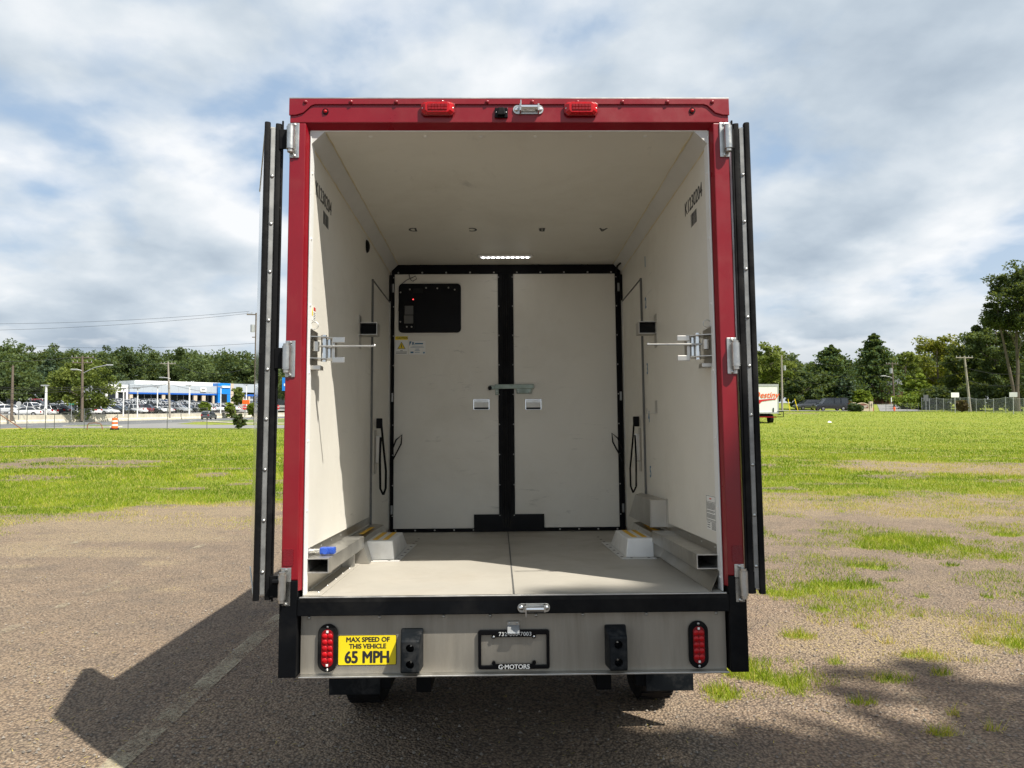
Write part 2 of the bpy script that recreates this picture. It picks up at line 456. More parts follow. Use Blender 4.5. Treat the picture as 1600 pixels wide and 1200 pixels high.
def edge_y(x):
    e = np.interp(x, [-30, -12, -8.7, -7.4, -4.7, 0, 4, 6, 12, 30], [12, 12.3, 12.8, 14.4, 14.9, 15.5, 16.6, 16.4, 16.8, 17])
    return e
def cover(x, y):
    n = fbm(x*.9, y*.9, 3)
    n2 = fbm(x*3.1, y*3.1, 9)
    e = edge_y(x) + (n-.5)*2.6
    g = ss(-.9, .9, y - e + (n2-.5)*1.2)
    g = g*(1 - .75*ss(.60, .74, fbm(x*.45+11, y*1.0, 71, 4))*ss(45, 22, y))
    for a in BARE: g = g*(1 - .97*np.clip(ell(x, y, *a)*2.0 + (n2+n-1.05)*2.0*(ell(x, y, *a) > 0), 0, 1))
    t = 0
    for a in TUFT:
        q = ell(x, y, *a); t = np.maximum(t, np.clip(q*1.25 + (n2-.60)*2.2*(q > 0), 0, 1))
    # scattered small tufts on the old tarmac, right of the truck
    sp = ss(.70, .80, fbm(x*2.3+4, y*2.3, 31, 3)) * ss(2.2, 3.4, x) * ss(3.6, 5.5, y)
    near = ss(4.0, .3, e - y) * ss(1.6, 3.0, x)
    halo = .62*ss(.34, .60, fbm(x*.9+7, y*1.1, 61, 4)) * ss(1.9, 3.2, x) * ss(4.2, 6.0, y) * (.4 + .9*n2)
    near2 = .50*ss(.36, .6, fbm(x*.7+3, y*1.4, 67, 4)) * ss(4.5, .5, e - y)
    sp2 = ss(.46, .68, fbm(x*1.7, y*1.7, 41, 4)) * near
    return np.clip(np.maximum(np.maximum(g, t), np.maximum(np.maximum(sp*.55, sp2*.6), np.maximum(halo, near2))), 0, 1)
def drycov(x, y):
    e = edge_y(x); n = fbm(x*.8, y*1.6, 12)
    s = ss(3.2, .2, np.abs(e - 1.2 - y)) * ss(.35, .7, n)
    for a in STRAW:
        q = ell(x, y, *a); s = np.maximum(s, np.clip(q*1.3 + (n-.6)*1.3*(q > 0), 0, 1))
    return np.clip(s, 0, 1)

def axis(parts):
    a = np.concatenate([np.linspace(p, q, n, endpoint=False) for p, q, n in parts] + [[parts[-1][1]]]); return a
xs = axis([(-900, -200, 14), (-200, -60, 70), (-60, -16, 44), (-16, -9, 28), (-9, 13, 270), (13, 20, 28), (20, 80, 60), (80, 200, 24), (200, 900, 14)])
ys = axis([(-60, 0, 12), (0, 3, 10), (3, 20, 210), (20, 36, 80), (36, 80, 44), (80, 200, 48), (200, 400, 20), (400, 1500, 14)])
X, Y = np.meshgrid(xs, ys)
Z = gh(X, Y) + (fbm(X*.12, Y*.12, 77)-.5)*.10*ss(16, 40, Y)*ss(75, 60, Y) + (fbm(X*1.5, Y*1.5, 5)-.5)*.012
nx, ny = len(xs), len(ys)
me = bpy.data.meshes.new('ground')
V = np.stack([X, Y, Z], -1).reshape(-1, 3)
idx = np.arange(nx*ny).reshape(ny, nx)
Fq = np.stack([idx[:-1, :-1], idx[:-1, 1:], idx[1:, 1:], idx[1:, :-1]], -1).reshape(-1, 4)
me.vertices.add(len(V)); me.vertices.foreach_set('co', V.astype(np.float32).ravel())
me.loops.add(Fq.size); me.loops.foreach_set('vertex_index', Fq.astype(np.int32).ravel())
me.polygons.add(len(Fq)); me.polygons.foreach_set('loop_start', np.arange(len(Fq), dtype=np.int32)*4)
cv = cover(V[:, 0], V[:, 1]); dv = drycov(V[:, 0], V[:, 1])
for nm, val in (('cover', cv), ('dry', dv)):
    a = me.attributes.new(nm, 'FLOAT', 'POINT'); a.data.foreach_set('value', val.astype(np.float32))
me.update(calc_edges=True)
me.polygons.foreach_set('use_smooth', [True]*len(me.polygons))

gm = bpy.data.materials.new('old_tarmac_and_turf'); gm.use_nodes = True
t = gm.node_tree; b = t.nodes['Principled BSDF']
tcn = N(t, 'ShaderNodeTexCoord'); O = tcn.outputs['Object']
def attr(t, n):
    a = t.nodes.new('ShaderNodeAttribute'); a.attribute_name = n; return a.outputs['Fac']
vor = N(t, 'ShaderNodeTexVoronoi', feature='F1'); vor.inputs['Scale'].default_value = 58; LK(t, O, vor.inputs['Vector'])
vor2 = N(t, 'ShaderNodeTexVoronoi', feature='F1'); vor2.inputs['Scale'].default_value = 26; LK(t, O, vor2.inputs['Vector'])
big = NOISE(t, O, .35, 6, .6, .3); mid = NOISE(t, O, 2.2, 6, .62); fine = NOISE(t, O, 28, 5, .7); vfine = NOISE(t, O, 120, 3, .7)
sepc = N(t, 'ShaderNodeSeparateColor'); LK(t, vor.outputs['Color'], sepc.inputs[0])
agg = RAMP(t, sepc.outputs[0], [(0, (.085, .074, .064)), (.45, (.165, .135, .108)), (.8, (.225, .182, .140)), (.95, (.33, .28, .21)), (1, (.46, .41, .33))])
agg = MIX(t, .42, agg, (.43, .295, .178))
agg = MIX(t, RAMP(t, big, [(.35, 0), (.65, .55)]), agg, MIX(t, fine, (.170, .128, .096), (.265, .200, .140)))
agg = MIX(t, RAMP(t, mid, [(.45, 0), (.75, .5)]), agg, (.112, .098, .085))
# dry sand and straw litter drifting over the tarmac
stm = N(t, 'ShaderNodeMapping'); stm.inputs['Scale'].default_value = (.5, 1.3, 1); LK(t, O, stm.inputs[0])
drift = NOISE(t, stm.outputs[0], 1.6, 8, .68, .4)
sandm = MATH(t, 'MULTIPLY', RAMP(t, MATH(t, 'ADD', MATH(t, 'MULTIPLY', attr(t, 'dry'), .42), MATH(t, 'MULTIPLY', drift, .8)), [(.41, 0), (.74, 1)]), RAMP(t, fine, [(.35, .1), (.62, .9)]))
sand = MIX(t, RAMP(t, vfine, [(.3, 0), (.7, 1)]), (.20, .15, .10), (.52, .41, .25))
c1 = MIX(t, sandm, agg, sand)
# straw bits
sw = RAMP(t, NOISE(t, stm.outputs[0], 46, 3, .6), [(.60, 0), (.66, .85)])
c1 = MIX(t, MATH(t, 'MULTIPLY', sw, RAMP(t, attr(t, 'dry'), [(.0, .12), (.5, .8)])), c1, (.46, .36, .17))
# dark pits between the stones
c1 = MIX(t, MATH(t, 'MAXIMUM', RAMP(t, vor.outputs['Distance'], [(.40, 0), (.72, .65)]), RAMP(t, NOISE(t, O, 55, 4, .75), [(.58, 0), (.70, .55)])), c1, (.045, .038, .033))
turf = MIX(t, mid, (.145, .195, .016), (.245, .285, .030))
turf = MIX(t, RAMP(t, NOISE(t, O, 9, 6, .7), [(.45, 0), (.75, .6)]), turf, (.27, .235, .08))
gmask = RAMP(t, MATH(t, 'ADD', attr(t, 'cover'), MATH(t, 'MULTIPLY', MATH(t, 'SUBTRACT', NOISE(t, O, 9, 6, .75), .5), 1.3)), [(.55, 0), (.95, 1)])
c2 = MIX(t, gmask, c1, turf)
LK(t, c2, b.inputs['Base Color']); b.inputs['Roughness'].default_value = .93; b.inputs['Specular IOR Level'].default_value = .25
hgt = MATH(t, 'ADD', MATH(t, 'MULTIPLY', vor.outputs['Distance'], -.9), MATH(t, 'ADD', MATH(t, 'MULTIPLY', fine, .7), MATH(t, 'MULTIPLY', vor2.outputs['Distance'], -.5)))
bn = N(t, 'ShaderNodeBump'); bn.inputs['Strength'].default_value = 1.0; bn.inputs['Distance'].default_value = .016
LK(t, hgt, bn.inputs['Height']); LK(t, bn.outputs[0], b.inputs['Normal'])
me.materials.append(gm)
ground = link('ground', me); tag(ground, kind='structure')

# worn stall lines painted on the old tarmac (thin sheets, mostly rubbed away)
pm = bpy.data.materials.new('worn_line_paint'); pm.use_nodes = True
t = pm.node_tree; b = t.nodes['Principled BSDF']; tcn = N(t, 'ShaderNodeTexCoord'); O = tcn.outputs['Object']
b.inputs['Base Color'].default_value = (.42, .37, .25, 1); b.inputs['Roughness'].default_value = .85
wn = MATH(t, 'ADD', MATH(t, 'MULTIPLY', NOISE(t, O, 2.2, 6, .65, .3), .6), MATH(t, 'MULTIPLY', NOISE(t, O, 42, 4, .7), .4))
LK(t, MIX(t, NOISE(t, O, 30, 3), (.36, .31, .20), (.56, .50, .35)), b.inputs['Base Color'])
LK(t, RAMP(t, wn, [(.40, 0), (.57, .66)]), b.inputs['Alpha'])
pm2 = pm.copy(); pm2.name = 'faint_line_paint'
for nd in pm2.node_tree.nodes:
    if nd.type == 'VALTORGB' and nd.outputs[0].links and nd.outputs[0].links[0].to_socket.name == 'Alpha':
        nd.color_ramp.elements[0].position = .50; nd.color_ramp.elements[1].position = .62; nd.color_ramp.elements[1].color = (.4, .4, .4, 1)
for x, y0, y1, wd in ((-2.12, 1.0, 6.9, .145), (-4.35, 5.2, 12.2, .10), (-6.25, 5.0, 13.0, .11), (2.66, 3.2, 5.0, .09)):
    mb = MB(); n = 14
    for i in range(n):
        a = y0 + (y1-y0)*i/n; c = y0 + (y1-y0)*(i+1)/n
        mb.quad((x-wd/2, a, .011), (x+wd/2, a, .011), (x+wd/2, c, .011), (x-wd/2, c, .011))
    o = mb.build('painted_line', pm if x == -2.12 else pm2); tag(o, kind='structure')

# ---- road, barrier verge and side street on the left
mb = MB(); ysr = np.linspace(40, 420, 60)
for a, c in zip(ysr[:-1], ysr[1:]): mb.quad((ROADX+.1, a, .02), (-51.5, a, .02), (-51.5, c, .02), (ROADX+.1, c, .02))
o = mb.build('road', M['asphalt']); tag(o, kind='structure')
mb = MB().add([(-51.5, 78, .022), (-8, 76.5, .022), (-8, 94, .022), (-40, 95, .022), (-46, 101, .022), (-50, 116, .022), (-51.5, 150, .022)], [list(range(7))])
o = mb.build('side_street', M['asphalt2']); tag(o, kind='structure')
mb = MB()
for lx in (-55.6, -59.7, -63.8):
    y = 60
    while y < 330:
        mb.quad((lx-.09, y, .03), (lx+.09, y, .03), (lx+.09, y+3.4, .03), (lx-.09, y+3.4, .03)); y += 9.5
o = mb.build('lane_markings', M['lane']); tag(o, kind='structure')
mb = MB()
mb.box(-51.7, -51.4, 40, 78, 0, .035); mb.box(-51.7, -51.4, 118, 330, 0, .035)
o = mb.build('edge_line', M['yline']); tag(o, kind='structure')
def island(pts):
    mb = MB(); mb.prism(pts, 'z', 0, .14)
    o = mb.build('kerb_island', M['conc'], bevel=.03); tag(o, kind='structure')
    inn = [(p[0]*.93 + sum(q[0] for q in pts)/len(pts)*.07, p[1]*.93 + sum(q[1] for q in pts)/len(pts)*.07) for p in pts]
    g = MB().prism(inn, 'z', .14, .17).build('island_turf', gturf); tag(g, kind='structure')
gturf = mat('island_turf', (.11, .15, .03), .95, var=.35, vs=3, bump=.5, bs=20)
island([(-51.2, 84), (-44.5, 81.5), (-43.5, 82.3), (-50.6, 89)])
island([(-50.5, 120), (-38, 103), (-12, 99.5), (-12, 128), (-46, 150)])
# car park slope of the dealership
mb = MB()
gx = np.linspace(-190, ROADX-1.0, 26); gy = np.linspace(60, 330, 40)
for i in range(len(gx)-1):
    for j in range(len(gy)-1):
        q = [(gx[i], gy[j]), (gx[i+1], gy[j]), (gx[i+1], gy[j+1]), (gx[i], gy[j+1])]
        mb.quad(*[(a, c, float(lot_z(np.float64(a), np.float64(c)))*float(ss(52, 66, c)) + .02) for a, c in q])
o = mb.build('parking_lot', M['asphalt2']); tag(o, kind='structure')
# road climbing away on the right
mb = MB()
strip = []
for d, pl, pr in ((108, 1376, 1462), (118, 1374, 1440), (130, 1373, 1428), (145, 1371, 1416), (165, 1368, 1404), (190, 1366, 1394), (230, 1364, 1386)):
    a = on_ground(pl, d); c = on_ground(pr, d); strip.append(((a.x, a.y, a.z+.05), (c.x, c.y, c.z+.05)))
for (a, b_), (c, d_) in zip(strip[:-1], strip[1:]): mb.quad(a, b_, d_, c)
o = mb.build('side_road', M['asphalt2']); tag(o, kind='structure')
mb = MB()
for d, p0, p1 in ((108, 1180, 1376), (108, 1180, 1376)):
    a = on_ground(p0, 117); c = on_ground(p1, 113); mb.quad((a.x-20, a.y, a.z+.06), (c.x, c.y, c.z+.06), (c.x, c.y+7, float(gh(c.x, c.y+7))+.06), (a.x-20, a.y+7, float(gh(a.x, a.y+7))+.06)); break
o = mb.build('church_drive', M['asphalt2']); tag(o, kind='structure')

# ---- grass: blades on the ground where the turf grows
gmat = bpy.data.materials.new('grass_blade'); gmat.use_nodes = True
t = gmat.node_tree; t.nodes.clear()
at_ = N(t, 'ShaderNodeAttribute', attribute_name='tone')
c = RAMP(t, at_.outputs['Fac'], [(0, (.080, .155, .010)), (.30, (.205, .290, .018)), (.60, (.365, .410, .036)), (.80, (.50, .43, .10)), (1, (.60, .48, .20))])
d = N(t, 'ShaderNodeBsdfDiffuse'); tr = N(t, 'ShaderNodeBsdfTranslucent'); LK(t, c, d.inputs[0]); LK(t, c, tr.inputs[0])
mx = N(t, 'ShaderNodeMixShader'); mx.inputs[0].default_value = .42; LK(t, d.outputs[0], mx.inputs[1]); LK(t, tr.outputs[0], mx.inputs[2])
oo = N(t, 'ShaderNodeOutputMaterial'); LK(t, mx.outputs[0], oo.inputs[0])
def scatter(n, d0, d1, power=1.0):
    u = rng.random(n)
    d = d0*(d1/d0)**u if power == 1 else (d0**(1-power) + u*(d1**(1-power)-d0**(1-power)))**(1/(1-power))
    x = (rng.random(n)*2-1)*(d*.78+2.5)
    return x, d
def blades(x, y, h, wd, tone, bend=.5):
    n = len(x); a = rng.random(n)*2*np.pi; z = gh(x, y) + (fbm(x*.12, y*.12, 77)-.5)*.10*ss(16, 40, y)*ss(75, 60, y)
    dx = np.cos(a)*wd/2; dy = np.sin(a)*wd/2
    lean = rng.normal(0, bend, (n, 2))*h[:, None]
    V = np.zeros((n, 3, 3)); V[:, 0] = np.stack([x-dx, y-dy, z-.005], -1); V[:, 1] = np.stack([x+dx, y+dy, z-.005], -1)
    V[:, 2] = np.stack([x+lean[:, 0], y+lean[:, 1], z+h], -1)
    return V, tone
parts_V = []; parts_t = []
def grass_pass(n, d0, d1, hk, wk, power, thr_noise=.5):
    x, y = scatter(n, d0, d1, power)
    cvv = cover(x, y); keep = rng.random(n) < np.clip((cvv-.12)*1.25, 0, 1)
    keep &= ~((x < -49) & (y > 60)) & ((y < 76) | (x > -12))
    x = x[keep]; y = y[keep]; cvv = cvv[keep]
    dr = drycov(x, y); n = len(x)
    big_ = fbm(x*.18, y*.35, 21); sm = fbm(x*1.3, y*1.3, 51)
    far = ss(20, 40, y)
    tone = .27 + .42*(big_-.5)*2 + .34*(sm-.5)*2 + rng.normal(0, .14, n) + .30*dr*(1-cvv*.5) + .34*(1-cvv) + .10*ss(15, 8, y)
    tone = np.where(rng.random(n) < .10 + .38*dr, .78 + .22*rng.random(n), tone)
    h = (hk[0] + hk[1]*rng.random(n)) * (.55 + .6*cvv) * (.7 + .6*sm)
    wd = wk*(.6 + .8*rng.random(n)) * np.maximum(1, y/d0)**.75
    V, tn = blades(x, y, h, wd, np.clip(tone, 0, 1)); parts_V.append(V); parts_t.append(tn)
grass_pass(420000, 3.6, 9, (.015, .058), .0042, 1.4)
grass_pass(420000, 9, 20, (.018, .055), .0070, 1.6)
grass_pass(340000, 20, 112, (.035, .055), .017, 1.6)
Vg = np.concatenate(parts_V).reshape(-1, 3); tg = np.concatenate(parts_t)
o = link('grass', fastmesh('grass', Vg, 3, gmat, tg)); tag(o, 'bright green and straw-coloured turf growing over the old tarmac', 'grass', kind='stuff')
# straw litter lying on the tarmac
x, y = scatter(52000, 3.3, 18, 1.7); x = x*1.0
k = rng.random(len(x)) < np.clip(drycov(x, y)*.9 + .05, 0, 1); x, y = x[k], y[k]
n = len(x); a = rng.random(n)*2*np.pi; ln = .012 + .03*rng.random(n); wd = .0018 + .002*rng.random(n)
V = np.zeros((n, 3, 3)); zb = .012
V[:, 0] = np.stack([x - np.sin(a)*wd, y + np.cos(a)*wd, np.full(n, zb)], -1); V[:, 1] = np.stack([x + np.sin(a)*wd, y - np.cos(a)*wd, np.full(n, zb)], -1)
V[:, 2] = np.stack([x + np.cos(a)*ln, y + np.sin(a)*ln, zb + .008*rng.random(n)], -1)
o = link('straw', fastmesh('straw', V.reshape(-1, 3), 3, gmat, .8+.2*rng.random(n))); tag(o, 'dry straw litter lying loose on the old tarmac', 'straw', kind='stuff')
# loose stones
gv = mat('loose_stone', (.20, .175, .145), .9, var=.5, vs=3)
x, y = scatter(16000, 3.2, 13, 1.9); k = cover(x, y) < .5; x, y = x[k], y[k]
n = len(x); r = .003 + .011*rng.random(n)**3
base = np.array([[1,0,0],[-.9,.3,0],[0,1,.1],[.1,-1,0],[.1,.1,1]])
tris = np.array([[0,2,4],[2,1,4],[1,3,4],[3,0,4]])
ang = rng.random(n)*6.28; ca, sa = np.cos(ang), np.sin(ang)
Bv = base[None]*(.7+.6*rng.random((n, 5, 3)))
Vx = Bv[..., 0]*ca[:, None]-Bv[..., 1]*sa[:, None]; Vy = Bv[..., 0]*sa[:, None]+Bv[..., 1]*ca[:, None]
P5 = np.stack([x[:, None]+Vx*r[:, None], y[:, None]+Vy*r[:, None], .007+Bv[..., 2]*r[:, None]*.8], -1)
o = link('gravel', fastmesh('gravel', P5[:, tris].reshape(-1, 3), 3, gv)); tag(o, 'small loose stones scattered over the old tarmac', 'gravel', kind='stuff')
# ------------------------------------------------------------------ the box truck, open at the back
HW, ZT, ZB = 1.019, 3.353, .7525           # outer half width, roof, bottom of the rear frame
IW, IT, IB, BD = .933, 3.216, 1.091, 2.535 # inner half width, ceiling, deck, distance to the bulkhead
TM = Matrix.Translation((.0181, 3.2, 0)) @ Matrix.Rotation(.0166, 4, 'Z') @ Matrix.Rotation(-.0536, 4, 'X') @ Matrix.Rotation(-.0071, 4, 'Y')
TI = TM.inverted()
truck = empty('box_truck', label='red-framed box truck with white interior, both rear doors swung wide open', cat='truck')
truck.location = TM.to_translation(); truck.rotation_euler = TM.to_euler()
def _hit(px, py, ax, val):
    o = TI @ Vector((0, 0, CAMH)); d = (TI.to_3x3() @ ray(px, py)); t_ = (val-o[ax])/d[ax]; return o + d*t_
def LY(px, py, Y=0.0): p = _hit(px, py, 1, Y); return p.x, p.z
def LX(px, py, X): p = _hit(px, py, 0, X); return p.y, p.z
def LZ(px, py, Z): p = _hit(px, py, 2, Z); return p.x, p.y
T = truck
def rivets(name, pts, nrm, r, m, parent, h=None):
    mb = MB()
    for p in pts: mb.dome(p, nrm, r, h)
    return mb.build(name, m, parent, smooth=True, kind='stuff')

# --- shell
side = {}
for s, nm in ((-1, 'side_panel'), (1, 'side_panel')):
    x0, x1 = sorted((s*IW, s*(HW-.012)))
    side[s] = MB().box(x0, x1, .085, 4.25, ZB+.06, ZT-.012).build(nm, M['red'], T)
    x0, x1 = sorted((s*(IW-.004), s*(IW-.0005)))
    wl = MB().box(x0, x1, .03, BD-.02, IB+.002, IT-.002).build('wall_lining', M['frp'], side[s], bevel=.001, seg=1)
roof = MB().box(-HW+.014, HW-.014, .085, 4.25, IT+.002, ZT-.004).build('roof', M['wpaint'], T)
ceil = MB().box(-IW+.005, IW-.005, .03, BD-.02, IT-.0045, IT).build('ceiling_panel', M['frp'], roof)
MB().box(-HW+.014, HW-.014, 4.252, 4.30, ZB+.06, ZT-.01).build('front_wall', M['red'], T)
deck = MB().box(-IW, IW, .0, 4.25, IB-.07, IB).build('deck', M['floor'], T)
MB().box(-.0035, .0035, .012, BD-.02, IB+.0005, IB+.0022).build('seam', M['grey'], deck)
# --- header
MB().box(-HW, HW, 0, .084, IT+.024, ZT-.004).build('header', M['red'], T, bevel=.004)
hd = T.children[-1]
MB().add([(-IW-.01, 0.002, IT+.026), (IW+.01, .002, IT+.026), (IW+.01, .03, IT-.001), (-IW-.01, .03, IT-.001), (-IW-.01, .084, IT+.026), (IW+.01, .084, IT+.026), (IW+.01, .084, IT-.001), (-IW-.01, .084, IT-.001)],
    [(0, 1, 2, 3), (3, 2, 6, 7), (7, 6, 5, 4), (0, 4, 5, 1), (0, 3, 7, 4), (1, 2, 6, 5)]).build('header_lip', M['red'], hd)
c0 = LY(486, 164)[1]; c1 = LY(455, 181)[1]
cap = [(-HW-.003, ZT), (HW+.003, ZT), (HW+.003, c1), (HW-.03, c1+.002), (HW-.062, c1+.012), (HW-.098, c0-.006), (HW-.115, c0), (-HW+.115, c0), (-HW+.098, c0-.006), (-HW+.062, c1+.012), (-HW+.03, c1+.002), (-HW-.003, c1)]
MB().prism(cap, 'y', -.007, -.0002).build('top_cap', M['red'], hd, bevel=.0025)
MB().box(-HW-.003, HW+.003, -.007, 4.3, ZT+.0005, ZT+.005).build('roof_edge', M['alu'], roof)
xr = [LY(p, 160)[0] for p in (477.7, 548.8, 619.4, 691, 761, 831.5, 902, 972, 1042, 1112)]
zr = LY(800, 160.5)[1]
rivets('rivet_row', [(x, -.007, zr) for x in xr], (0, -1, 0), .0105, M['red'], hd, .008)
rivets('rivet_row', [(LZ(p, 209, IT)[0], .085, IT-.0045) for p in (496, 578, 664, 751, 837, 923, 1009, 1093)], (0, 0, -1), .011, M['wpaint'], ceil, .004)
# --- posts and lower corner brackets
for s in (-1, 1):
    x0, x1 = sorted((s*HW, s*(IW+.012)))
    post = MB().box(x0, x1, 0, .084, 1.165, IT+.022).build('post', M['red'], T, bevel=.005)
    a = s*(IW+.0125); b_ = s*(IW+.001)
    MB().add([(a, .001, 1.12), (b_, .028, 1.12), (b_, .08, 1.12), (a, .08, 1.12), (a, .001, IT+.02), (b_, .028, IT+.02), (b_, .08, IT+.02), (a, .08, IT+.02)],
        [(0, 1, 5, 4), (1, 2, 6, 5), (2, 3, 7, 6), (3, 0, 4, 7), (0, 3, 2, 1), (4, 5, 6, 7)]).build('post_lip', M['red'], post)
    px = (448, 1152)[s > 0]; z0 = LY(px, (884, 878)[s > 0])[1]; z1 = LY(px, (858, 852)[s > 0])[1]
    xa = s*(HW-.008); xb = s*(HW-.053)
    MB().prism(rrect(min(xa, xb), max(xa, xb), z0, z1, .006), 'y', -.003, -.0002).build('reflector', M['reflect'], post)
    x0, x1 = sorted((s*(HW+.004), s*(HW-.074)))
    br = MB().box(x0, x1, -.006, .11, ZB, 1.164).build('corner_bracket', M['black'], T, bevel=.004)
    # white edge trim of the lining with its little rivets
    x0, x1 = sorted((s*(IW-.005), s*(IW-.0085)))
    trim = MB().box(x0, x1, .026, .085, IB+.004, IT-.03).build('edge_trim', M['wpaint'], side[s])
    zs = np.linspace(IB+.06, IT-.2, 7)
    rivets('rivet_row', [(s*(IW-.0085), .05, z) for z in zs], (-s, 0, 0), .007, M['wpaint'], trim)
    # marker lamp in the header corner
    px, py = ((508.6, 174.6), (1081.4, 173.3))[s > 0]; x, z = LY(px, py)
    ml = MB().cyl((x, -.004, z), (x, 0, z), .0145, n=16).build('marker_lamp', M['plastic'], T)
    MB().dome((x, -.004, z), (0, -1, 0), .009, .007, 10).build('lens', M['redlens'], ml, smooth=True)
# --- sill
z1 = IB-.004; z0 = LY(600, 961)[1]
sill = MB().box(-HW+.075, HW-.075, -.010, .11, z0, z1).build('sill', M['black'], T, bevel=.004)
MB().box(-IW-.004, IW+.004, -.008, .012, IB-.0035, IB+.003).build('sill_edge', M['alu'], sill, bevel=.002, seg=1)
mb = MB().box(-IW, IW, -.0105, -.0085, IB-.02, IB-.0042)
mb.build('seal_strip', M['rubber'], sill)
# --- apron
AY = .035; az0 = LY(600, 1052, AY)[1]; az1 = z0 + .002
ap = MB().box(-HW+.082, HW-.082, AY, AY+.004, az0, az1).build('apron', M['apron'], T)
MB().box(-HW+.082, HW-.082, -.004, AY+.006, az0-.008, az0-.0005).build('apron_lip', M['alu'], ap, bevel=.002, seg=1)
rivets('screw_row', [(LY(p, 966, AY)[0], AY, az1-.018) for p in (483, 593, 693, 766, 838, 910.5, 1010, 1119)], (0, -1, 0), .008, M['zinc'], ap, .005)
# --- clearance lamps
def clearance(x0, x1, z0, z1):
    xc = (x0+x1)/2; zc = (z0+z1)/2; w_ = (x1-x0)/2; h_ = (z1-z0)/2
    pts = [(xc-w_, zc-h_*.55), (xc-w_*.82, zc-h_), (xc+w_*.82, zc-h_), (xc+w_, zc-h_*.55), (xc+w_, zc+h_*.7), (xc+w_*.82, zc+h_), (xc-w_*.82, zc+h_), (xc-w_, zc+h_*.7)]
    lamp = MB().prism(pts, 'y', -.016, -.0075).build('clearance_lamp', M['redlens2'], T, bevel=.003)
    n = len(pts); k = .93
    f = [(xc+(p[0]-xc)*k, -.016, zc+(p[1]-zc)*k) for p in pts] + [(xc+(p[0]-xc)*.72, -.034, zc+(p[1]-zc)*.74) for p in pts]
    mb = MB().add(f, [list(range(n, 2*n))] + [(i, (i+1) % n, n+(i+1) % n, n+i) for i in range(n)])
    mb.build('lens', M['redlens'], lamp, bevel=.001, seg=1)
    mb = MB()
    for i in range(6):
        for j in range(2):
            x = xc - w_*.56 + w_*1.12*(i+.5)/6; z = zc - h_*.45 + h_*.9*(j+.5)/2
            mb.box(x-.0075, x+.0075, -.0375, -.0342, z-.0075, z+.0075)
    mb.build('lens_facets', M['redlens2'], lamp, bevel=.002, seg=1, kind='stuff')
    for s in (-1, 1):
        MB().dome((xc+s*w_*.86, -.0165, zc+.001), (0, -1, 0), .0065, .004).build('screw', M['zinc'], lamp, smooth=True)
a = LY(658, 161.5); c = LY(711, 182.5); clearance(a[0], c[0], c[1], a[1])
a = LY(881, 161.5); c = LY(934, 183); clearance(a[0], c[0], c[1], a[1])
# --- rear camera
a = LY(773, 170); c = LY(793.5, 185)
cb = MB().box(a[0], c[0], -.012, -.0005, c[1], a[1]).build('rear_camera', M['plastic'], T, bevel=.003)
MB().prism([(a[0]+.017, a[1]-.006), (c[0]-.017, a[1]-.006), (c[0]-.012, c[1]+.006), (a[0]+.012, c[1]+.006)], 'y', -.030, -.0125).build('camera_hood', M['rubber'], cb, bevel=.003)
for x in (a[0]+.008, c[0]-.008): MB().dome((x, -.0122, (a[1]+c[1])/2), (0, -1, 0), .004, .003).build('screw', M['zinc'], cb)
# --- latch keepers, on the header and on the sill
def keeper(x0, x1, zc, y, hh, dirn):
    pts = rrect(x0, x1, zc-hh, zc+hh, hh*.95, 5)
    k = MB().prism(pts, 'y', y-.006, y-.0005).build('latch_keeper', M['zinc'], T, bevel=.001, seg=1)
    L_ = x1-x0
    MB().cyl((x0+L_*.25, y-.022, zc+dirn*.003), (x1-L_*.16, y-.022, zc+dirn*.003), .011, n=14).build('roller', M['chrome'], k, smooth=True)
    for xx in (x0+L_*.24, x1-L_*.17):
        MB().prism([(y-.034, zc-hh*.75), (y-.0065, zc-hh*.95), (y-.0065, zc+hh*.95), (y-.034, zc+hh*.75)], 'x', xx-.004, xx+.004).build('lug', M['zinc'], k, bevel=.001, seg=1)
    MB().box(x0+L_*.235, x0+L_*.275, y-.036, y-.0065, zc+(0 if dirn > 0 else -.034), zc+(.034 if dirn > 0 else 0)).build('catch', M['zinc'], k, bevel=.002, seg=1)
    for xx in (x0+.016, x1-.016):
        MB().dome((xx, y-.006, zc), (0, -1, 0), .011, .006, 10).build('bolt', M['chrome'], k, smooth=True)
a = LY(801.5, 172); c = LY(849, 172); keeper(a[0], c[0], a[1], 0, .022, 1)
a = LY(808.5, 949); c = LY(859, 949); keeper(a[0], c[0], a[1], -.010, .019, -1)
# --- hinges
def hinge(s, zc):
    x0, x1 = sorted((s*(HW-.001), s*(HW-.046)))
    hg = MB().box(x0, x1, -.006, -.0003, zc-.083, zc+.083).build('hinge', M['zinc'], T, bevel=.003)
    xk = s*(HW-.012)
    MB().cyl((xk, -.024, zc-.050), (xk, -.024, zc+.056), .0185, n=18).build('knuckle', M['zinc'], hg, smooth=True)
    MB().cyl((xk, -.024, zc-.064), (xk, -.024, zc-.0505), .014, n=14).build('pin', M['steel'], hg, smooth=True)
    MB().cyl((xk, -.024, zc+.0565), (xk, -.024, zc+.066), .014, n=14).build('pin', M['steel'], hg, smooth=True)
    x0, x1 = sorted((s*(HW-.012), s*(HW+.045)))
    MB().box(x0, x1, -.012, -.0065, zc-.044, zc+.050).build('strap', M['rubber'], hg, bevel=.002, seg=1)
    for zz_ in (zc-.073, zc+.074):
        MB().dome((s*(HW-.024), -.006, zz_), (0, -1, 0), .0095, .006, 6).build('bolt', M['zinc'], hg)
for s, ys_ in ((-1, (220, 561, 917)), (1, (219, 556, 911))):
    for py in ys_: hinge(s, LY(800+s*345, py)[1])
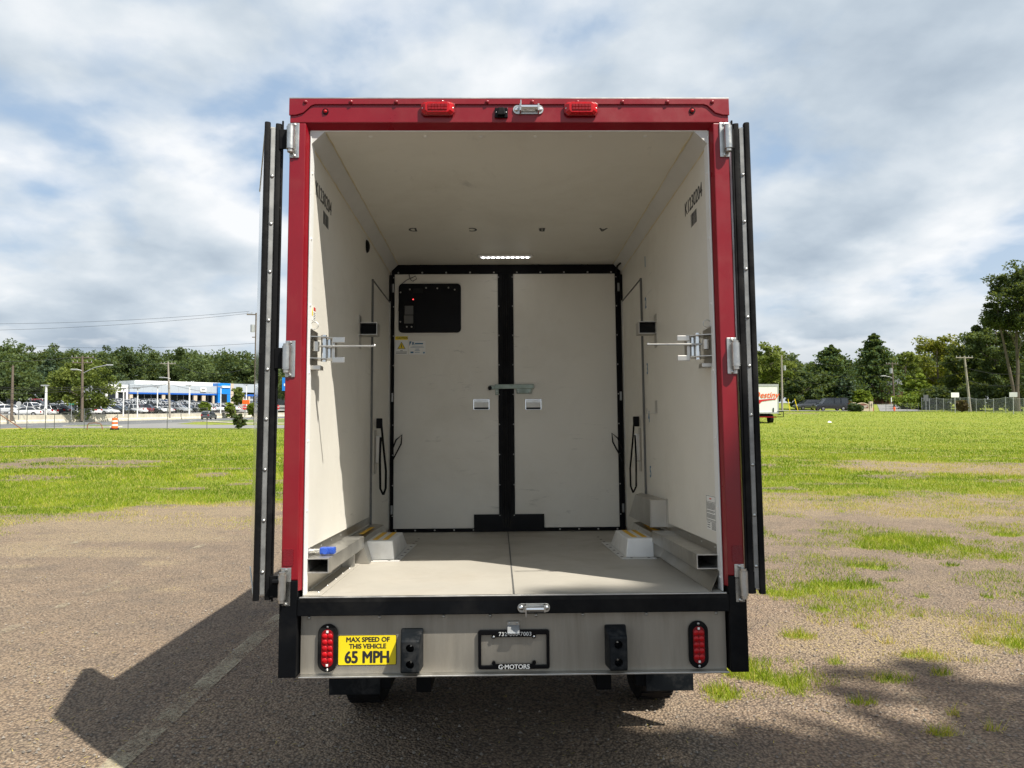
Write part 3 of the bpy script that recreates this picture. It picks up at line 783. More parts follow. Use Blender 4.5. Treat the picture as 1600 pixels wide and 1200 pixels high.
# --- rear doors folded back along the sides
def rear_door(s, ang, xtop, xbot, z0, z1):
    """s: side; hinge edge near us; the door runs forward and out by ang degrees"""
    dn = bpy.data.objects.new('rear_door', None)
    wdt, th = .925, .048
    a = math.radians(ang)
    u = Vector((s*math.sin(a), math.cos(a), 0)); tt = Vector((s*math.cos(a), -math.sin(a), 0))   # tt points outwards
    def put(mb):
        out = []
        for (p, q, z) in mb.v:
            k = (z-z0)/(z1-z0); x0_ = xbot + (xtop-xbot)*k
            v = Vector((x0_, -.012, 0)) + u*p + tt*q; out.append((v.x, v.y, z))
        mb.v = out; return mb
    door = put(MB().box(.004, wdt, -.020, .020, z0+.012, z1-.012)).build('rear_door', M['steel'], T, bevel=.002, seg=1)
    bpy.data.objects.remove(dn)
    put(MB().box(.03, wdt-.03, .0205, .034, z0+.03, z1-.03)).build('inner_panel', M['chrome'], door, bevel=.003)
    put(MB().box(.03, wdt-.03, -.034, -.0205, z0+.03, z1-.03)).build('outer_panel', M['steel'], door, bevel=.003)
    put(MB().box(-.003, .0035, -.008, .011, z0+.02, z1-.02)).build('edge_strip', M['strip'], door, bevel=.001, seg=1)
    # bulb seals: one on each side of the strip, running round the hinge edge and over the ends
    for q0, q1, bulge in ((.0125, .039, .010), (-.036, -.0095, .006)):
        qc = (q0+q1)/2; hw_ = (q1-q0)/2
        prof = [(qc-hw_, .02), (qc-hw_, 0), (qc-hw_*.7, -bulge*.8), (qc, -bulge), (qc+hw_*.7, -bulge*.8), (qc+hw_, 0), (qc+hw_, .02)]
        mb = MB(); n = len(prof)
        vs = [(p[1], p[0], z0-.004) for p in prof] + [(p[1], p[0], z1+.004) for p in prof]
        mb.add(vs, [list(range(n))[::-1], list(range(n, 2*n))] + [(i, (i+1) % n, n+(i+1) % n, n+i) for i in range(n)])
        put(mb).build('door_seal', M['rubber'], door, smooth=True)
        for za, zb in ((z0-.006, z0+.012), (z1-.012, z1+.006)):
            put(MB().box(.021, wdt-.002, q0+.001, q1-.001, za+(.008 if za < 2 else 0), zb-(.008 if za > 2 else 0))).build('end_seal', M['alu'] if q0 > 0 else M['rubber'], door, bevel=.001, seg=1)
    put(MB().box(-.006, .012, -.045, -.0365, z0-.012, z1+.02)).build('seal_flap', M['rubber'], door, bevel=.002, seg=1)
    pts = []
    for z in np.arange(z0+.115, z1-.05, .222):
        k = (z-z0)/(z1-z0); v = Vector((xbot+(xtop-xbot)*k, -.012, 0)) + u*(-.0035) + tt*.0015; pts.append((v.x, v.y, z))
    rivets('rivet_row', pts, tuple(-u), .0085, M['zinc'], door, .005)
    put(MB().box(wdt-.0, wdt+.004, -.02, .02, z0+.012, z1-.012)).build('free_edge', M['alu'], door)
    # lock rod with guides on the outer skin
    mb = MB().cyl((wdt*.72, -.055, z0+.05), (wdt*.72, -.055, z1-.05), .012, n=8); put(mb).build('lock_rod', M['zinc'], door, smooth=True)
    for zf in (.1, .37, .63, .9):
        z = z0+(z1-z0)*zf; put(MB().box(wdt*.72-.03, wdt*.72+.03, -.07, -.0345, z-.03, z+.03)).build('rod_guide', M['zinc'], door, bevel=.004)
    return door
dl = rear_door(-1, 19.5, -1.089, -1.095, 1.088, 3.228)
dr_ = rear_door(1, 8.5, 1.071, 1.066, 1.092, 3.226)
MB().cyl((-1.045, -.03, 1.165), (-1.02, -.03, 1.165), .012, n=10).build('door_stop', M['rubber'], dl)
# --- tail lamps
def tail_lamp(pxc, pyc):
    x, z = LY(pxc, pyc, AY); hw_, hh = .043, .102
    lamp = MB().prism(rrect(x-hw_, x+hw_, z-hh, z+hh, hw_*.98, 8), 'y', AY-.016, AY-.0005).build('tail_lamp', M['rubber'], T, bevel=.004)
    MB().prism(rrect(x-.0255, x+.0255, z-.080, z+.080, .0245, 8), 'y', AY-.020, AY-.0163).build('lens', M['redlens2'], lamp, bevel=.003)
    for i in range(5):
        for j in (-1, 1):
            MB().dome((x+j*.0115, AY-.020, z-.052+.026*i), (0, -1, 0), .0120, .0035, 10).build('led_lens', M['redlens'], lamp, smooth=True)
    for dz in (-.091, .091): MB().dome((x, AY-.0165, z+dz), (0, -1, 0), .0062, .004).build('screw', M['zinc'], lamp, smooth=True)
    for dz in (-.071, .071): MB().box(x-.005, x+.005, AY-.0225, AY-.0202, z+dz-.005, z+dz+.005).build('lens_boss', M['paper'], lamp, bevel=.001, seg=1)
tail_lamp(512.8, 1011.5); tail_lamp(1090.5, 1006)
# --- speed sign
a = LY(528.5, 992.5, AY); c = LY(619.5, 1038.5, AY)
sg = MB().prism(rrect(a[0], c[0], c[1], a[1], .006), 'y', AY-.0022, AY-.0004).build('speed_sign', M['ink'], T)
sg['label'] = 'yellow sticker reading MAX SPEED OF THIS VEHICLE 65 MPH'
MB().prism(rrect(a[0]+.0022, c[0]-.0022, c[1]+.0022, a[1]-.0022, .005), 'y', AY-.0032, AY-.0024).build('sign_face', M['yellow'], sg)
xc = (a[0]+c[0])/2; H = a[1]-c[1]
text('MAX SPEED OF', .0285, M['ink'], 'lettering', sg, rearM(xc+.003, AY-.0038, c[1]+H*.845), bold=.0010, sx=1.0)
text('THIS VEHICLE', .0285, M['ink'], 'lettering', sg, rearM(xc+.002, AY-.0038, c[1]+H*.625), bold=.0010, sx=.93)
text('65 MPH', .071, M['ink'], 'lettering', sg, rearM(xc, AY-.0038, c[1]+H*.25), bold=.0030, sx=.84)
# --- dock bumpers
def bumper(px0, px1, py0, py1):
    d_ = .095; a = LY(px0, py0, -.055); c = LY(px1, py1, -.055)
    x0, x1, zb, zt = a[0], c[0], c[1], a[1]-.012
    cut = []
    body = MB().add([(x0-.010, AY-.001, zb), (x1+.010, AY-.001, zb), (x1+.010, AY-.001, zt+.035), (x0-.010, AY-.001, zt+.035), (x0, AY-d_, zb), (x1, AY-d_, zb), (x1, AY-d_, zt), (x0, AY-d_, zt)],
                    [(0, 1, 2, 3), (4, 7, 6, 5), (0, 4, 5, 1), (1, 5, 6, 2), (2, 6, 7, 3), (3, 7, 4, 0)]).build('dock_bumper', M['bumper'], T, bevel=.009, seg=3, smooth=True)
    holes = [( (x0+x1)/2+.0, zt-.032), ((x0+x1)/2, zb+.035)]
    mbc = MB()
    for hx, hz in holes: mbc.cyl((hx, AY-d_-.02, hz), (hx, AY-.045, hz), .0180, n=20)
    co = link('cutter', mbc.mesh('cutter', M['dark']), T)
    md = body.modifiers.new('b', 'BOOLEAN'); md.object = co; md.operation = 'DIFFERENCE'; md.solver = 'EXACT'
    bpy.context.view_layer.update()
    me_ = bpy.data.meshes.new_from_object(body.evaluated_get(bpy.context.evaluated_depsgraph_get()))
    body.modifiers.clear(); body.data = me_
    bpy.data.objects.remove(co)
    for hx, hz in holes: MB().dome((hx+.001, AY-.0448, hz+.003), (0, -1, 0), .011, .014, 8).build('bolt', M['zinc'], body, smooth=True)
bumper(626, 655, 997, 1052); bumper(952, 981, 991, 1048)
# --- licence plate frame
a = LY(747, 984.5, AY-.01); c = LY(859, 1044.5, AY-.01)
x0, x1, zt_, zb_ = a[0], c[0], a[1], c[1]
pf = MB().ring(rrect(x0, x1, zb_, zt_, .010, 4), rrect(x0+.0135, x1-.0135, zb_+.0165, zt_-.0215, .003, 4), 'y', AY-.016, AY-.004).build('plate_frame', M['plastic'], T, bevel=.003)
pf['label'] = 'black licence plate frame lettered 732-800-7003 and G MOTORS'
xc = (x0+x1)/2
text('732-800-7003', .0235, M['paper'], 'lettering', pf, rearM(xc+.006, AY-.0185, zt_-.0175), bold=.00025, sx=.98, space=1.12)
text('G\u00b7MOTORS', .0270, M['paper'], 'lettering', pf, rearM(xc, AY-.0185, zb_+.0105), bold=.0008, sx=1.0)
MB().box(xc-.085, xc+.088, AY-.0175, AY-.0161, zb_+.001, zb_+.024).build('name_bar', M['plastic'], pf)
MB().box(xc-.078, xc+.09, AY-.0175, AY-.0161, zt_-.030, zt_-.006).build('name_bar', M['plastic'], pf)
for sx_ in (-.0885, .0885):
    for zz_ in (zt_-.029, zb_+.027):
        MB().cyl((xc+sx_, AY-.0172, zz_), (xc+sx_, AY-.005, zz_), .0085, n=12).build('screw_tab', M['plastic'], pf)
    MB().dome((xc+sx_, AY-.0173, zt_-.0295), (0, -1, 0), .0055, .003).build('screw', M['chrome'], pf)
a = LY(792, 970, AY); c = LY(812, 987, AY)
pb = MB().box(a[0], c[0], AY-.006, AY-.0005, c[1]+.012, a[1]).build('plate_lamp', M['zinc'], T, bevel=.002, seg=1)
MB().add([(a[0]+.001, AY-.0065, a[1]-.016), (c[0]-.001, AY-.0065, a[1]-.016), (c[0]-.001, AY-.042, c[1]+.006), (a[0]+.001, AY-.042, c[1]+.006), (a[0]+.001, AY-.0065, c[1]+.004), (c[0]-.001, AY-.0065, c[1]+.004), (c[0]-.001, AY-.042, c[1]-.001), (a[0]+.001, AY-.042, c[1]-.001)],
    [(0, 1, 2, 3), (3, 2, 6, 7), (4, 7, 6, 5), (0, 3, 7, 4), (1, 5, 6, 2), (0, 4, 5, 1)]).build('lamp_hood', M['galv'], pb, bevel=.002, seg=1)
for xx in (a[0]+.011, c[0]-.011): MB().dome((xx, AY-.0062, a[1]-.009), (0, -1, 0), .0055, .003).build('screw', M['zinc'], pb)
# --- running gear
def wheel(x, Y, r, wd):
    zc = r + .0536*Y + .001 if True else r
    prof = [(-wd/2, r*.62), (-wd/2, r*.90), (-wd*.42, r*.97), (-wd*.2, r), (wd*.2, r), (wd*.42, r*.97), (wd/2, r*.90), (wd/2, r*.62)]
    n = 40; mb = MB(); k = len(prof)
    vs = [(x+p[0], Y+p[1]*math.cos(2*math.pi*i/n), zc+p[1]*math.sin(2*math.pi*i/n)) for i in range(n) for p in prof]
    fs = [(i*k+j, i*k+(j+1) % k, ((i+1) % n)*k+(j+1) % k, ((i+1) % n)*k+j) for i in range(n) for j in range(k)]
    mb.add(vs, fs); o = mb.build('wheel', M['tyre'], T, smooth=True)
    mb = MB()
    for i in range(30):
        t_ = 2*math.pi*i/30
        for sx_ in (-1, 1):
            c_, s_ = math.cos(t_), math.sin(t_); c2, s2 = math.cos(t_+.12), math.sin(t_+.12); ra = r*.985; rb = r*1.004
            xa, xb = sorted((x+sx_*wd*.10, x+sx_*wd*.40))
            mb.add([(xa, Y+ra*c_, zc+ra*s_), (xb, Y+ra*c_, zc+ra*s_), (xb, Y+rb*c_, zc+rb*s_), (xa, Y+rb*c_, zc+rb*s_), (xa, Y+ra*c2, zc+ra*s2), (xb, Y+ra*c2, zc+ra*s2), (xb, Y+rb*c2, zc+rb*s2), (xa, Y+rb*c2, zc+rb*s2)],
                   [(0, 1, 2, 3), (4, 7, 6, 5), (3, 2, 6, 7), (0, 3, 7, 4), (1, 5, 6, 2)])
    mb.build('tread', M['tyre'], o, kind='stuff')
    MB().cyl((x-wd*.38, Y, zc), (x+wd*.38, Y, zc), r*.63, n=28).build('rim', M['grey'], o)
for s in (-1, 1):
    wheel(s*.925, 1.74, .385, .245); wheel(s*.86, 5.0, .385, .235)
MB().cyl((-.84, 1.74, .47), (.84, 1.74, .47), .05, n=14).cyl((-.16, 1.74, .47), (.16, 1.74, .47), .14, .14, n=16).build('rear_axle', M['black'], T, smooth=True)
for s in (-1, 1):
    x0, x1 = sorted((s*.38, s*.45)); MB().box(x0, x1, .2, 5.9, .62, .82).build('chassis_rail', M['black'], T, bevel=.006)
    x0, x1 = sorted((s*.46, s*.52)); MB().box(x0, x1, .95, 2.3, .50, .54).build('leaf_spring', M['rust'], T)
for y_ in (.3, 1.0, 2.2): MB().box(-.92, .92, y_, y_+.06, ZB+.10, IB-.072).build('cross_member', M['black'], T)
# mudflaps on hanger plates
for s, pa, pb_ in ((-1, (514, 1056), (594, 1085)), (1, (1009, 1052), (1084, 1079))):
    Y_ = 1.17; a = LY(*pa, Y_); c = LY(*pb_, Y_); x0, x1 = sorted((a[0], c[0]))
    x0 -= .0; zb2 = c[1]
    fl = MB().box(x0, x1, Y_, Y_+.008, zb2, .80).build('mud_flap', M['bumper'], T, bevel=.002, seg=1)
    MB().box(x0-.005, x1+.01, Y_-.012, Y_-.0005, .72, .80).build('flap_bracket', M['black'], fl)
    xi = (x1, x0)[s > 0]; xa, xb = sorted((xi, xi - s*.06))
    MB().box(xa, xb, Y_+.01, Y_+.25, zb2+.03, .80).build('inner_plate', M['black'], fl)
# exhaust tail and muffler glimpsed below the apron
MB().tube([(-.30, 2.4, .66), (-.22, 1.2, .66), (-.2, .55, .64)], .032, 12).build('exhaust_pipe', M['rust'], T, smooth=True)
MB().prism([(-.36, .80), (-.33, .745), (-.26, .712), (.16, .712), (.23, .745), (.26, .80)], 'y', .18, .62).build('underbody_pan', M['grey'], T, bevel=.008)
MB().box(-.42, -.20, .62, .7, .62, .72).build('hitch_bracket', M['rust'], T)
# unseen tanks and drivetrain added under the floor to block light
for s in (-1, 1): MB().box(*sorted((s*.50, s*.96)), 2.5, 4.1, .48, .86).build('added_tank', M['black'], T, bevel=.05, seg=3)
MB().box(-.36, .36, 4.3, 6.0, .42, .98).build('added_gearbox', M['black'], T, bevel=.08, seg=2)
MB().cyl((0, 1.9, .52), (0, 4.3, .62), .05, n=12).build('added_shaft', M['black'], T, smooth=True)
# simple cab in front
cabp = [(4.42, .55), (4.42, 2.62), (4.6, 2.72), (5.1, 2.66), (5.55, 1.95), (6.15, 1.72), (6.45, 1.5), (6.5, .6)]
cab = MB().prism(cabp, 'x', -.98, .98).build('cab', M['red'], T, bevel=.05, seg=3, smooth=True)
MB().prism([(5.12, 2.58), (5.15, 2.6), (5.56, 1.99), (5.53, 1.97)], 'x', -.85, .85).build('windscreen', M['glass'], cab)
for s in (-1, 1):
    x0, x1 = sorted((s*.979, s*.984)); MB().prism([(4.75, 1.9), (5.45, 1.9), (5.06, 2.5), (4.75, 2.5)], 'x', x0, x1).build('side_window', M['glass'], cab)
    x0, x1 = sorted((s*.62, s*.9)); MB().box(x0, x1, 6.46, 6.515, 1.1, 1.32).build('headlight', M['headl'], cab, bevel=.02)
MB().box(-1.0, 1.0, 6.5, 6.6, .5, .78).build('front_bumper', M['chrome'], cab, bevel=.03)
# ------------------------------------------------------------------ inside the box
# coves along the ceiling corners with yellowed sealant lines
for s in (-1, 1):
    w_ = .068
    cv_ = MB().add([(s*(IW-.0045), .031, IT-w_), (s*(IW-w_), .031, IT-.005), (s*(IW-w_), BD-.02, IT-.005), (s*(IW-.0045), BD-.02, IT-w_), (s*(IW-.004), .031, IT-.004), (s*(IW-.004), BD-.02, IT-.004)],
        [(0, 1, 2, 3), (0, 4, 1), (3, 2, 5), (1, 4, 5, 2), (0, 3, 5, 4)]).build('cove_strip', M['cove'], roof)
    rr_ = np.random.default_rng(3+s)
    for (xx, zz_) in ((s*(IW-w_-.003), IT-.005), (s*(IW-.005), IT-w_-.003)):
        path = [(xx + rr_.normal(0, .0012), y, zz_ + rr_.normal(0, .0008)) for y in np.linspace(.05, BD-.03, 40)]
        MB().tube(path, [max(.001, .0032+rr_.normal(0, .001)) for _ in path], 6).build('sealant_bead', M['seal'], cv_, smooth=True)
# ceiling letters
for ch, px in (('D', 645), ('C', 739), ('B', 847), ('A', 942)):
    x, y = LZ(px, 357.5, IT)
    text(ch, .105, M['ink'], 'letter', ceil, frame((x, y, IT-.0054), (-1, 0, 0), (0, 1, 0), (0, 0, -1)), bold=.0035, sx=.75)
# led strip lamp
xa, ya = LZ(746, 398, IT); xb, _ = LZ(833, 398, IT)
led = MB().prism(rrect(xa, xb, ya-.028, ya+.028, .02, 5), 'z', IT-.020, IT-.0048).build('ceiling_lamp', M['white'], T, bevel=.004)
MB().prism(rrect(xa+.022, xb-.022, ya-.020, ya+.020, .014, 5), 'z', IT-.023, IT-.0203).build('diffuser', M['led'], led)
for i in range(10):
    x = xa+.045+(xb-xa-.09)*i/9; MB().dome((x, ya, IT-.023), (0, 0, -1), .011, .004, 8).build('led_chip', M['ledp'], led)
# serial numbers with bar codes, both walls
bars = []
rb = random.Random(5); q = 0
while q < .105:
    wv = rb.choice((.002, .003, .004)); bars.append((q, wv)); q += wv + rb.choice((.004, .006, .008))
for s in (-1, 1):
    X_ = s*(IW-.0046); mtx = leftM if s < 0 else rightM
    ctr = LX(*((506, 313) if s < 0 else (1083, 315)), X_)
    text('K1230204', .100, M['ink'], 'serial_number', side[s], mtx(X_-s*.0006, ctr[0], ctr[1]+.004), bold=.0004, sx=.80)
    mb = MB()
    c_y = ctr[0] + (.05 if s < 0 else .0); zc = ctr[1]-.075
    for q, wv in bars:
        y_ = c_y - .055 + q; xx = sorted((X_, X_ - s*.0008)); mb.box(xx[0], xx[1], y_, y_+wv, zc-.045, zc+.022)
    mb.build('bar_code', M['ink'], side[s], kind='stuff')
# numbers on the right wall
for ch, px, py in (('1', 1008, 410), ('2', 1009, 474), ('3', 1011.5, 577), ('4', 1014, 652), ('5', 1016.5, 738)):
    y, z = LX(px, py, IW-.0046)
    text(ch, .105, M['bluemark'], 'row_number', side[1], rightM(IW-.0052, y, z), bold=.0025, sx=.8)
# seams and side doors near the bulkhead
for s in (-1, 1):
    X_ = s*(IW-.0042)
    def wbox(y0, y1, z0, z1, m, nm, par, t0=0, t1=.004, bev=0):
        x0, x1 = sorted((X_ - s*t0, X_ - s*t1)); return MB().box(x0, x1, y0, y1, z0, z1).build(nm, m, par, bevel=bev, seg=1)
    sdr = wbox(1.70, 2.43, IB+.03, 2.885, M['frp'], 'side_door', side[s], .0005, .010, .002)
    wbox(1.678, 1.69, IB+.03, 2.90, M['grey'], 'door_frame', sdr, .0, .014, .002)
    wbox(1.692, 2.43, 2.889, 2.896, M['grey'], 'door_frame', sdr, .0, .014, .002)
    wbox(2.436, 2.462, IB+.03, 2.9, M['alu'], 'door_frame', sdr, .0, .016, .002)
    wbox(2.466, 2.484, IB+.03, IT-.1, M['rubber'], 'door_seal', sdr, .0, .022, .003)
    # side-door slam latch with hanging strap
    y0, z0 = 1.78, 1.77
    lt = wbox(y0, y0+.075, z0-.20, z0+.10, M['steel'], 'slam_latch', sdr, .011, .016, .003)
    x0, x1 = sorted((X_ - s*.016, X_ - s*.05)); MB().box(x0, x1, y0+.012, y0+.05, z0-.13, z0+.06).build('latch_case', M['steel'], lt, bevel=.006)
    x0, x1 = sorted((X_ - s*.02, X_ - s*.062)); MB().box(x0, x1, y0+.005, y0+.03, z0+.11, z0+.18).build('lever', M['frameblk'], lt, bevel=.006)
    xs_ = X_ - s*.055
    path = [(xs_, y0+.02, z0+.15), (xs_-s*.012, y0+.035, z0+.0), (xs_-s*.03, y0+.05, z0-.18), (xs_-s*.03, y0+.045, z0-.30), (xs_-s*.018, y0+.02, z0-.345), (xs_, y0-.0, z0-.30), (xs_+s*.004, y0+.0, z0-.1), (xs_, y0+.01, z0+.1)]
    mb = MB(); fine_ = []
    for i in range(len(path)-1):
        for k in range(4): fine_.append(Vector(path[i]).lerp(Vector(path[i+1]), k/4))
    for p, q_ in zip(fine_[:-1], fine_[1:]):
        dn_ = Vector((.0055, .005, 0)); mb.add([p-dn_, p+dn_, q_+dn_, q_-dn_], [(0, 1, 2, 3)]); mb.add([p-dn_+Vector((s*.003, 0, 0)), p+dn_+Vector((s*.003, 0, 0)), q_+dn_+Vector((s*.003, 0, 0)), q_-dn_+Vector((s*.003, 0, 0))], [(0, 1, 2, 3)])
    mb.build('pull_strap', M['frameblk'], lt)
    # thin black cable by the bulkhead
    pz = 1.83
    cb_ = [(X_-s*.02, BD-.07, pz-.22), (X_-s*.05, BD-.06, pz-.15), (X_-s*.10, BD-.05, pz-.05), (X_-s*.105, BD-.045, pz+.02), (X_-s*.06, BD-.05, pz-.02), (X_-s*.03, BD-.055, pz-.1)]
    MB().tube(cb_, .006, 6).build('cable', M['rubber'], side[s], smooth=True)
    # cup bracket
    yc, zc = LX(*((561, 513) if s < 0 else (1026, 511)), X_); ex = .112
    x0, x1 = sorted((X_, X_ - s*ex))
    cup = MB()
    for (za, zb2) in ((zc-.040, zc-.036), (zc+.033, zc+.037)): cup.box(x0, x1, yc, yc+.10, za, zb2)
    xi0, xi1 = sorted((X_-s*ex, X_-s*(ex-.004))); cup.box(xi0, xi1, yc, yc+.10, zc-.036, zc+.033)
    cupo = cup.build('cup_bracket', M['steel'], side[s])
    xi0, xi1 = sorted((X_-s*.006, X_-s*(ex-.006))); MB().box(xi0, xi1, yc+.03, yc+.09, zc-.035, zc+.032).build('rubber_insert', M['rubber'], cupo)
    xi0, xi1 = sorted((X_, X_-s*.004)); MB().box(xi0, xi1, yc-.005, yc+.06, zc-.125, zc-.0405).build('mount_plate', M['steel'], cupo, bevel=.001, seg=1)
    MB().box(xi0, xi1, yc-.005, yc+.06, zc+.0375, zc+.085).build('mount_plate', M['steel'], cupo, bevel=.001, seg=1)
    # hold-bar latch just inside the opening: wall plate, side cheeks, drum, bar and two paddles
    Y0 = .10; zc = 2.205
    hb = MB(); x0, x1 = sorted((X_, X_-s*.005)); hb.box(x0, x1, Y0-.04, Y0+.10, zc-.085, zc+.085)
    hbo = hb.build('bar_latch', M['steel'], side[s], bevel=.001, seg=1)
    for dz in (-.052, .048):
        pts = [(X_-s*.005, Y0-.035), (X_-s*.005, Y0+.08), (X_-s*.085, Y0+.06), (X_-s*.098, Y0+.02), (X_-s*.06, Y0-.02)]
        MB().prism(pts, 'z', zc+dz-.002, zc+dz+.002).build('cheek', M['steel'], hbo)
    MB().cyl((X_-s*.055, Y0+.015, zc-.065), (X_-s*.055, Y0+.015, zc+.06), .013, n=14).build('pivot', M['chrome'], hbo, smooth=True)
    MB().cyl((X_-s*.075, Y0+.035, zc-.045), (X_-s*.075, Y0+.035, zc+.042), .012, n=12).build('pivot', M['chrome'], hbo, smooth=True)
    MB().cyl((X_-s*.025, Y0-.015, zc-.02), (X_-s*.025, Y0-.015, zc+.025), .016, n=10).build('spring', M['steel'], hbo, smooth=True)
    x0, x1 = sorted((X_-s*.088, X_-s*.105)); MB().box(x0, x1, Y0+.02, Y0+.07, zc-.05, zc+.046).build('cam', M['steel'], hbo, bevel=.004)
    x0, x1 = sorted((X_-s*.02, X_-s*.298)); MB().box(x0, x1, Y0-.006, Y0+.006, zc+.002, zc+.010).build('hold_bar', M['alu'], hbo, bevel=.002, seg=1)
    MB().dome((X_-s*.292, Y0, zc+.010), (0, 0, 1), .005, .004).build('bar_button', M['chrome'], hbo)
    for dz in (-.071, .023):
        x0, x1 = sorted((X_-s*.093, X_-s*.152)); MB().box(x0, x1, Y0+.012, Y0+.018, zc+dz, zc+dz+.027).build('paddle', M['steel'], hbo, bevel=.004)
    x0, x1 = sorted((X_, X_-s*.05)); MB().box(x0, x1, Y0-.03, Y0+.03, zc-.105, zc-.0855).build('stop_plate', M['steel'], hbo, bevel=.002, seg=1)
    # lanyard ring
    ring_ = [(X_-s*(.018+.018*math.cos(t_)), Y0-.02, zc+.10+.018*math.sin(t_)) for t_ in np.linspace(0, 6.28, 14)]
    MB().tube(ring_, .0018, 5).build('ring', M['zinc'], hbo, smooth=True)
    # lower rail: hollow tube on a splayed kick plate
    ra = (LX(*((478, 872) if s < 0 else (1122, 866)), X_)[1])
    zt2, zb2 = 1.248, 1.182; xo = .100; ye = (.93, 1.06)[s > 0]
    xw, xi_ = X_-s*.001, X_-s*xo
    outer = [(xw, zb2), (xi_, zb2), (xi_, zt2), (xw, zt2)]; k = .005
    inner = [(xw-s*k, zb2+k), (xi_+s*k, zb2+k), (xi_+s*k, zt2-k), (xw-s*k, zt2-k)]
    rl = MB().ring(outer, inner, 'y', .075, ye).build('lower_rail', M['alu'], side[s], bevel=.0008, seg=1)
    x0, x1 = sorted((xw-s*k, xi_+s*k)); MB().box(x0, x1, .32, .33, zb2+k+.0005, zt2-k-.0005).build('tube_baffle', M['dark'], rl)
    x0, x1 = sorted((X_-s*.0005, X_-s*.003)); wp = MB().box(x0, x1, .065, 1.75, zt2+.0005, zt2+.042).build('back_flange', M['steel'], rl)
    rivets('screw_row', [(X_-s*.003, y, zt2+.025) for y in np.arange(.12, 1.7, .22)], (-s, 0, 0), .006, M['zinc'], wp, .003)
    x0, x1 = sorted((X_-s*.0005, X_-s*.003)); MB().box(x0, x1, .065, 1.2, IB+.012, zb2-.001).build('kick_plate', M['steel'], rl)
    a_ = [(X_-s*.004, .06, zb2-.004), (X_-s*.004, 1.15, zb2-.004), (X_-s*.055, 1.15, IB+.004), (X_-s*.055, .02, IB+.004)]
    if s > 0:
        MB().add(a_ + [(p[0], p[1], p[2]-.003) for p in a_], [(0, 1, 2, 3), (7, 6, 5, 4), (0, 4, 5, 1), (1, 5, 6, 2), (2, 6, 7, 3), (3, 7, 4, 0)]).build('splay_plate', M['steel'], rl)
    else:
        x0, x1 = sorted((X_-s*.003, X_-s*.078)); MB().box(x0, x1, .03, .93, IB+.0005, IB+.005).build('foot_flange', M['floor'], rl, bevel=.001, seg=1)
        x0, x1 = sorted((X_-s*.004, X_-s*.070)); MB().box(x0, x1, .80, .835, IB+.006, zb2-.001).build('support', M['alu'], rl)
        for y_ in (.45,): MB().box(*sorted((X_-s*.004, X_-s*.02)), y_, y_+.05, IB+.03, zb2-.01).build('clip', M['steel'], rl)
        rivets('screw_row', [(X_-s*.05, y, IB+.005) for y in np.arange(.1, .8, .17)], (0, 0, 1), .006, M['zinc'], rl, .003)
    # the rail beyond, stepping in over the wheel box
    x0, x1 = sorted((X_-s*.0035, X_-s*.13)); MB().add([(x0, ye+.01, IB+.002), (x1, ye+.01, IB+.002), (x1, 1.75, IB+.002), (x0, 1.75, IB+.002), (X_-s*.0035, ye+.01, zt2-.01), (X_-s*.085, ye+.01, zt2-.02), (X_-s*.085, 1.75, zt2-.02), (X_-s*.0035, 1.75, zt2-.01)],
        [(0, 1, 5, 4), (1, 2, 6, 5), (2, 3, 7, 6), (3, 0, 4, 7), (4, 5, 6, 7)] if s < 0 else [(0, 1, 4, 5), (0, 3, 7, 4)][:0] + [(1, 0, 5, 4), (0, 3, 6, 5), (3, 2, 7, 6), (2, 1, 4, 7), (4, 5, 6, 7)]).build('rail_cover', M['steel'], rl)
    # wheel box with grip strips
    xo_, xi2 = s*.838, s*.672; zt3 = 1.205; yf, yb = 1.045, 1.66
    def wb(xa, xb, ya_, yb_, z0_, z1_, tp):
        return [(xa, ya_, z0_), (xb, ya_, z0_), (xb, yb_, z0_), (xa, yb_, z0_), (xa, ya_+tp, z1_), (xb + s*tp*1.0, ya_+tp, z1_), (xb + s*tp*1.0, ya_+.46, z1_), (xa, ya_+.46, z1_)]
    box8 = [(0, 3, 2, 1), (4, 5, 6, 7), (0, 1, 5, 4), (1, 2, 6, 5), (2, 3, 7, 6), (3, 0, 4, 7)]
    wbx = MB().add(wb(xo_, xi2, yf, yb, IB+.0065, zt3, .013), box8).build('wheel_box', M['white'], T, bevel=.008, seg=3, smooth=True)
    fp = [(s*.845, yf-.035), (s*.640, yf-.035), (s*.625, yb+.1), (s*.845, yb+.1)]
    MB().prism(fp, 'z', IB+.0005, IB+.006).build('base_flange', M['cove'], wbx, bevel=.001, seg=1)
    for i in range(8):
        MB().cyl((s*(.652-.0012*i), yf+.03+i*.14, IB+.0062), (s*(.652-.0012*i), yf+.03+i*.14, IB+.0072), .009, n=10).build('bolt_hole', M['dark'], wbx)
    for xx in (.70, .80): MB().cyl((s*xx, yf-.02, IB+.0062), (s*xx, yf-.02, IB+.0072), .008, n=10).build('bolt_hole', M['dark'], wbx)
    for xc_ in (.735, .795, .875):
        zz_ = zt3+.0007 if xc_ < .84 else zt2-.008
        x0, x1 = sorted((s*(xc_-.014), s*(xc_+.014))); MB().box(x0, x1, yf+.06, yf+.44, zz_, zz_+.0015).build('grip_strip', M['stripe'], wbx)
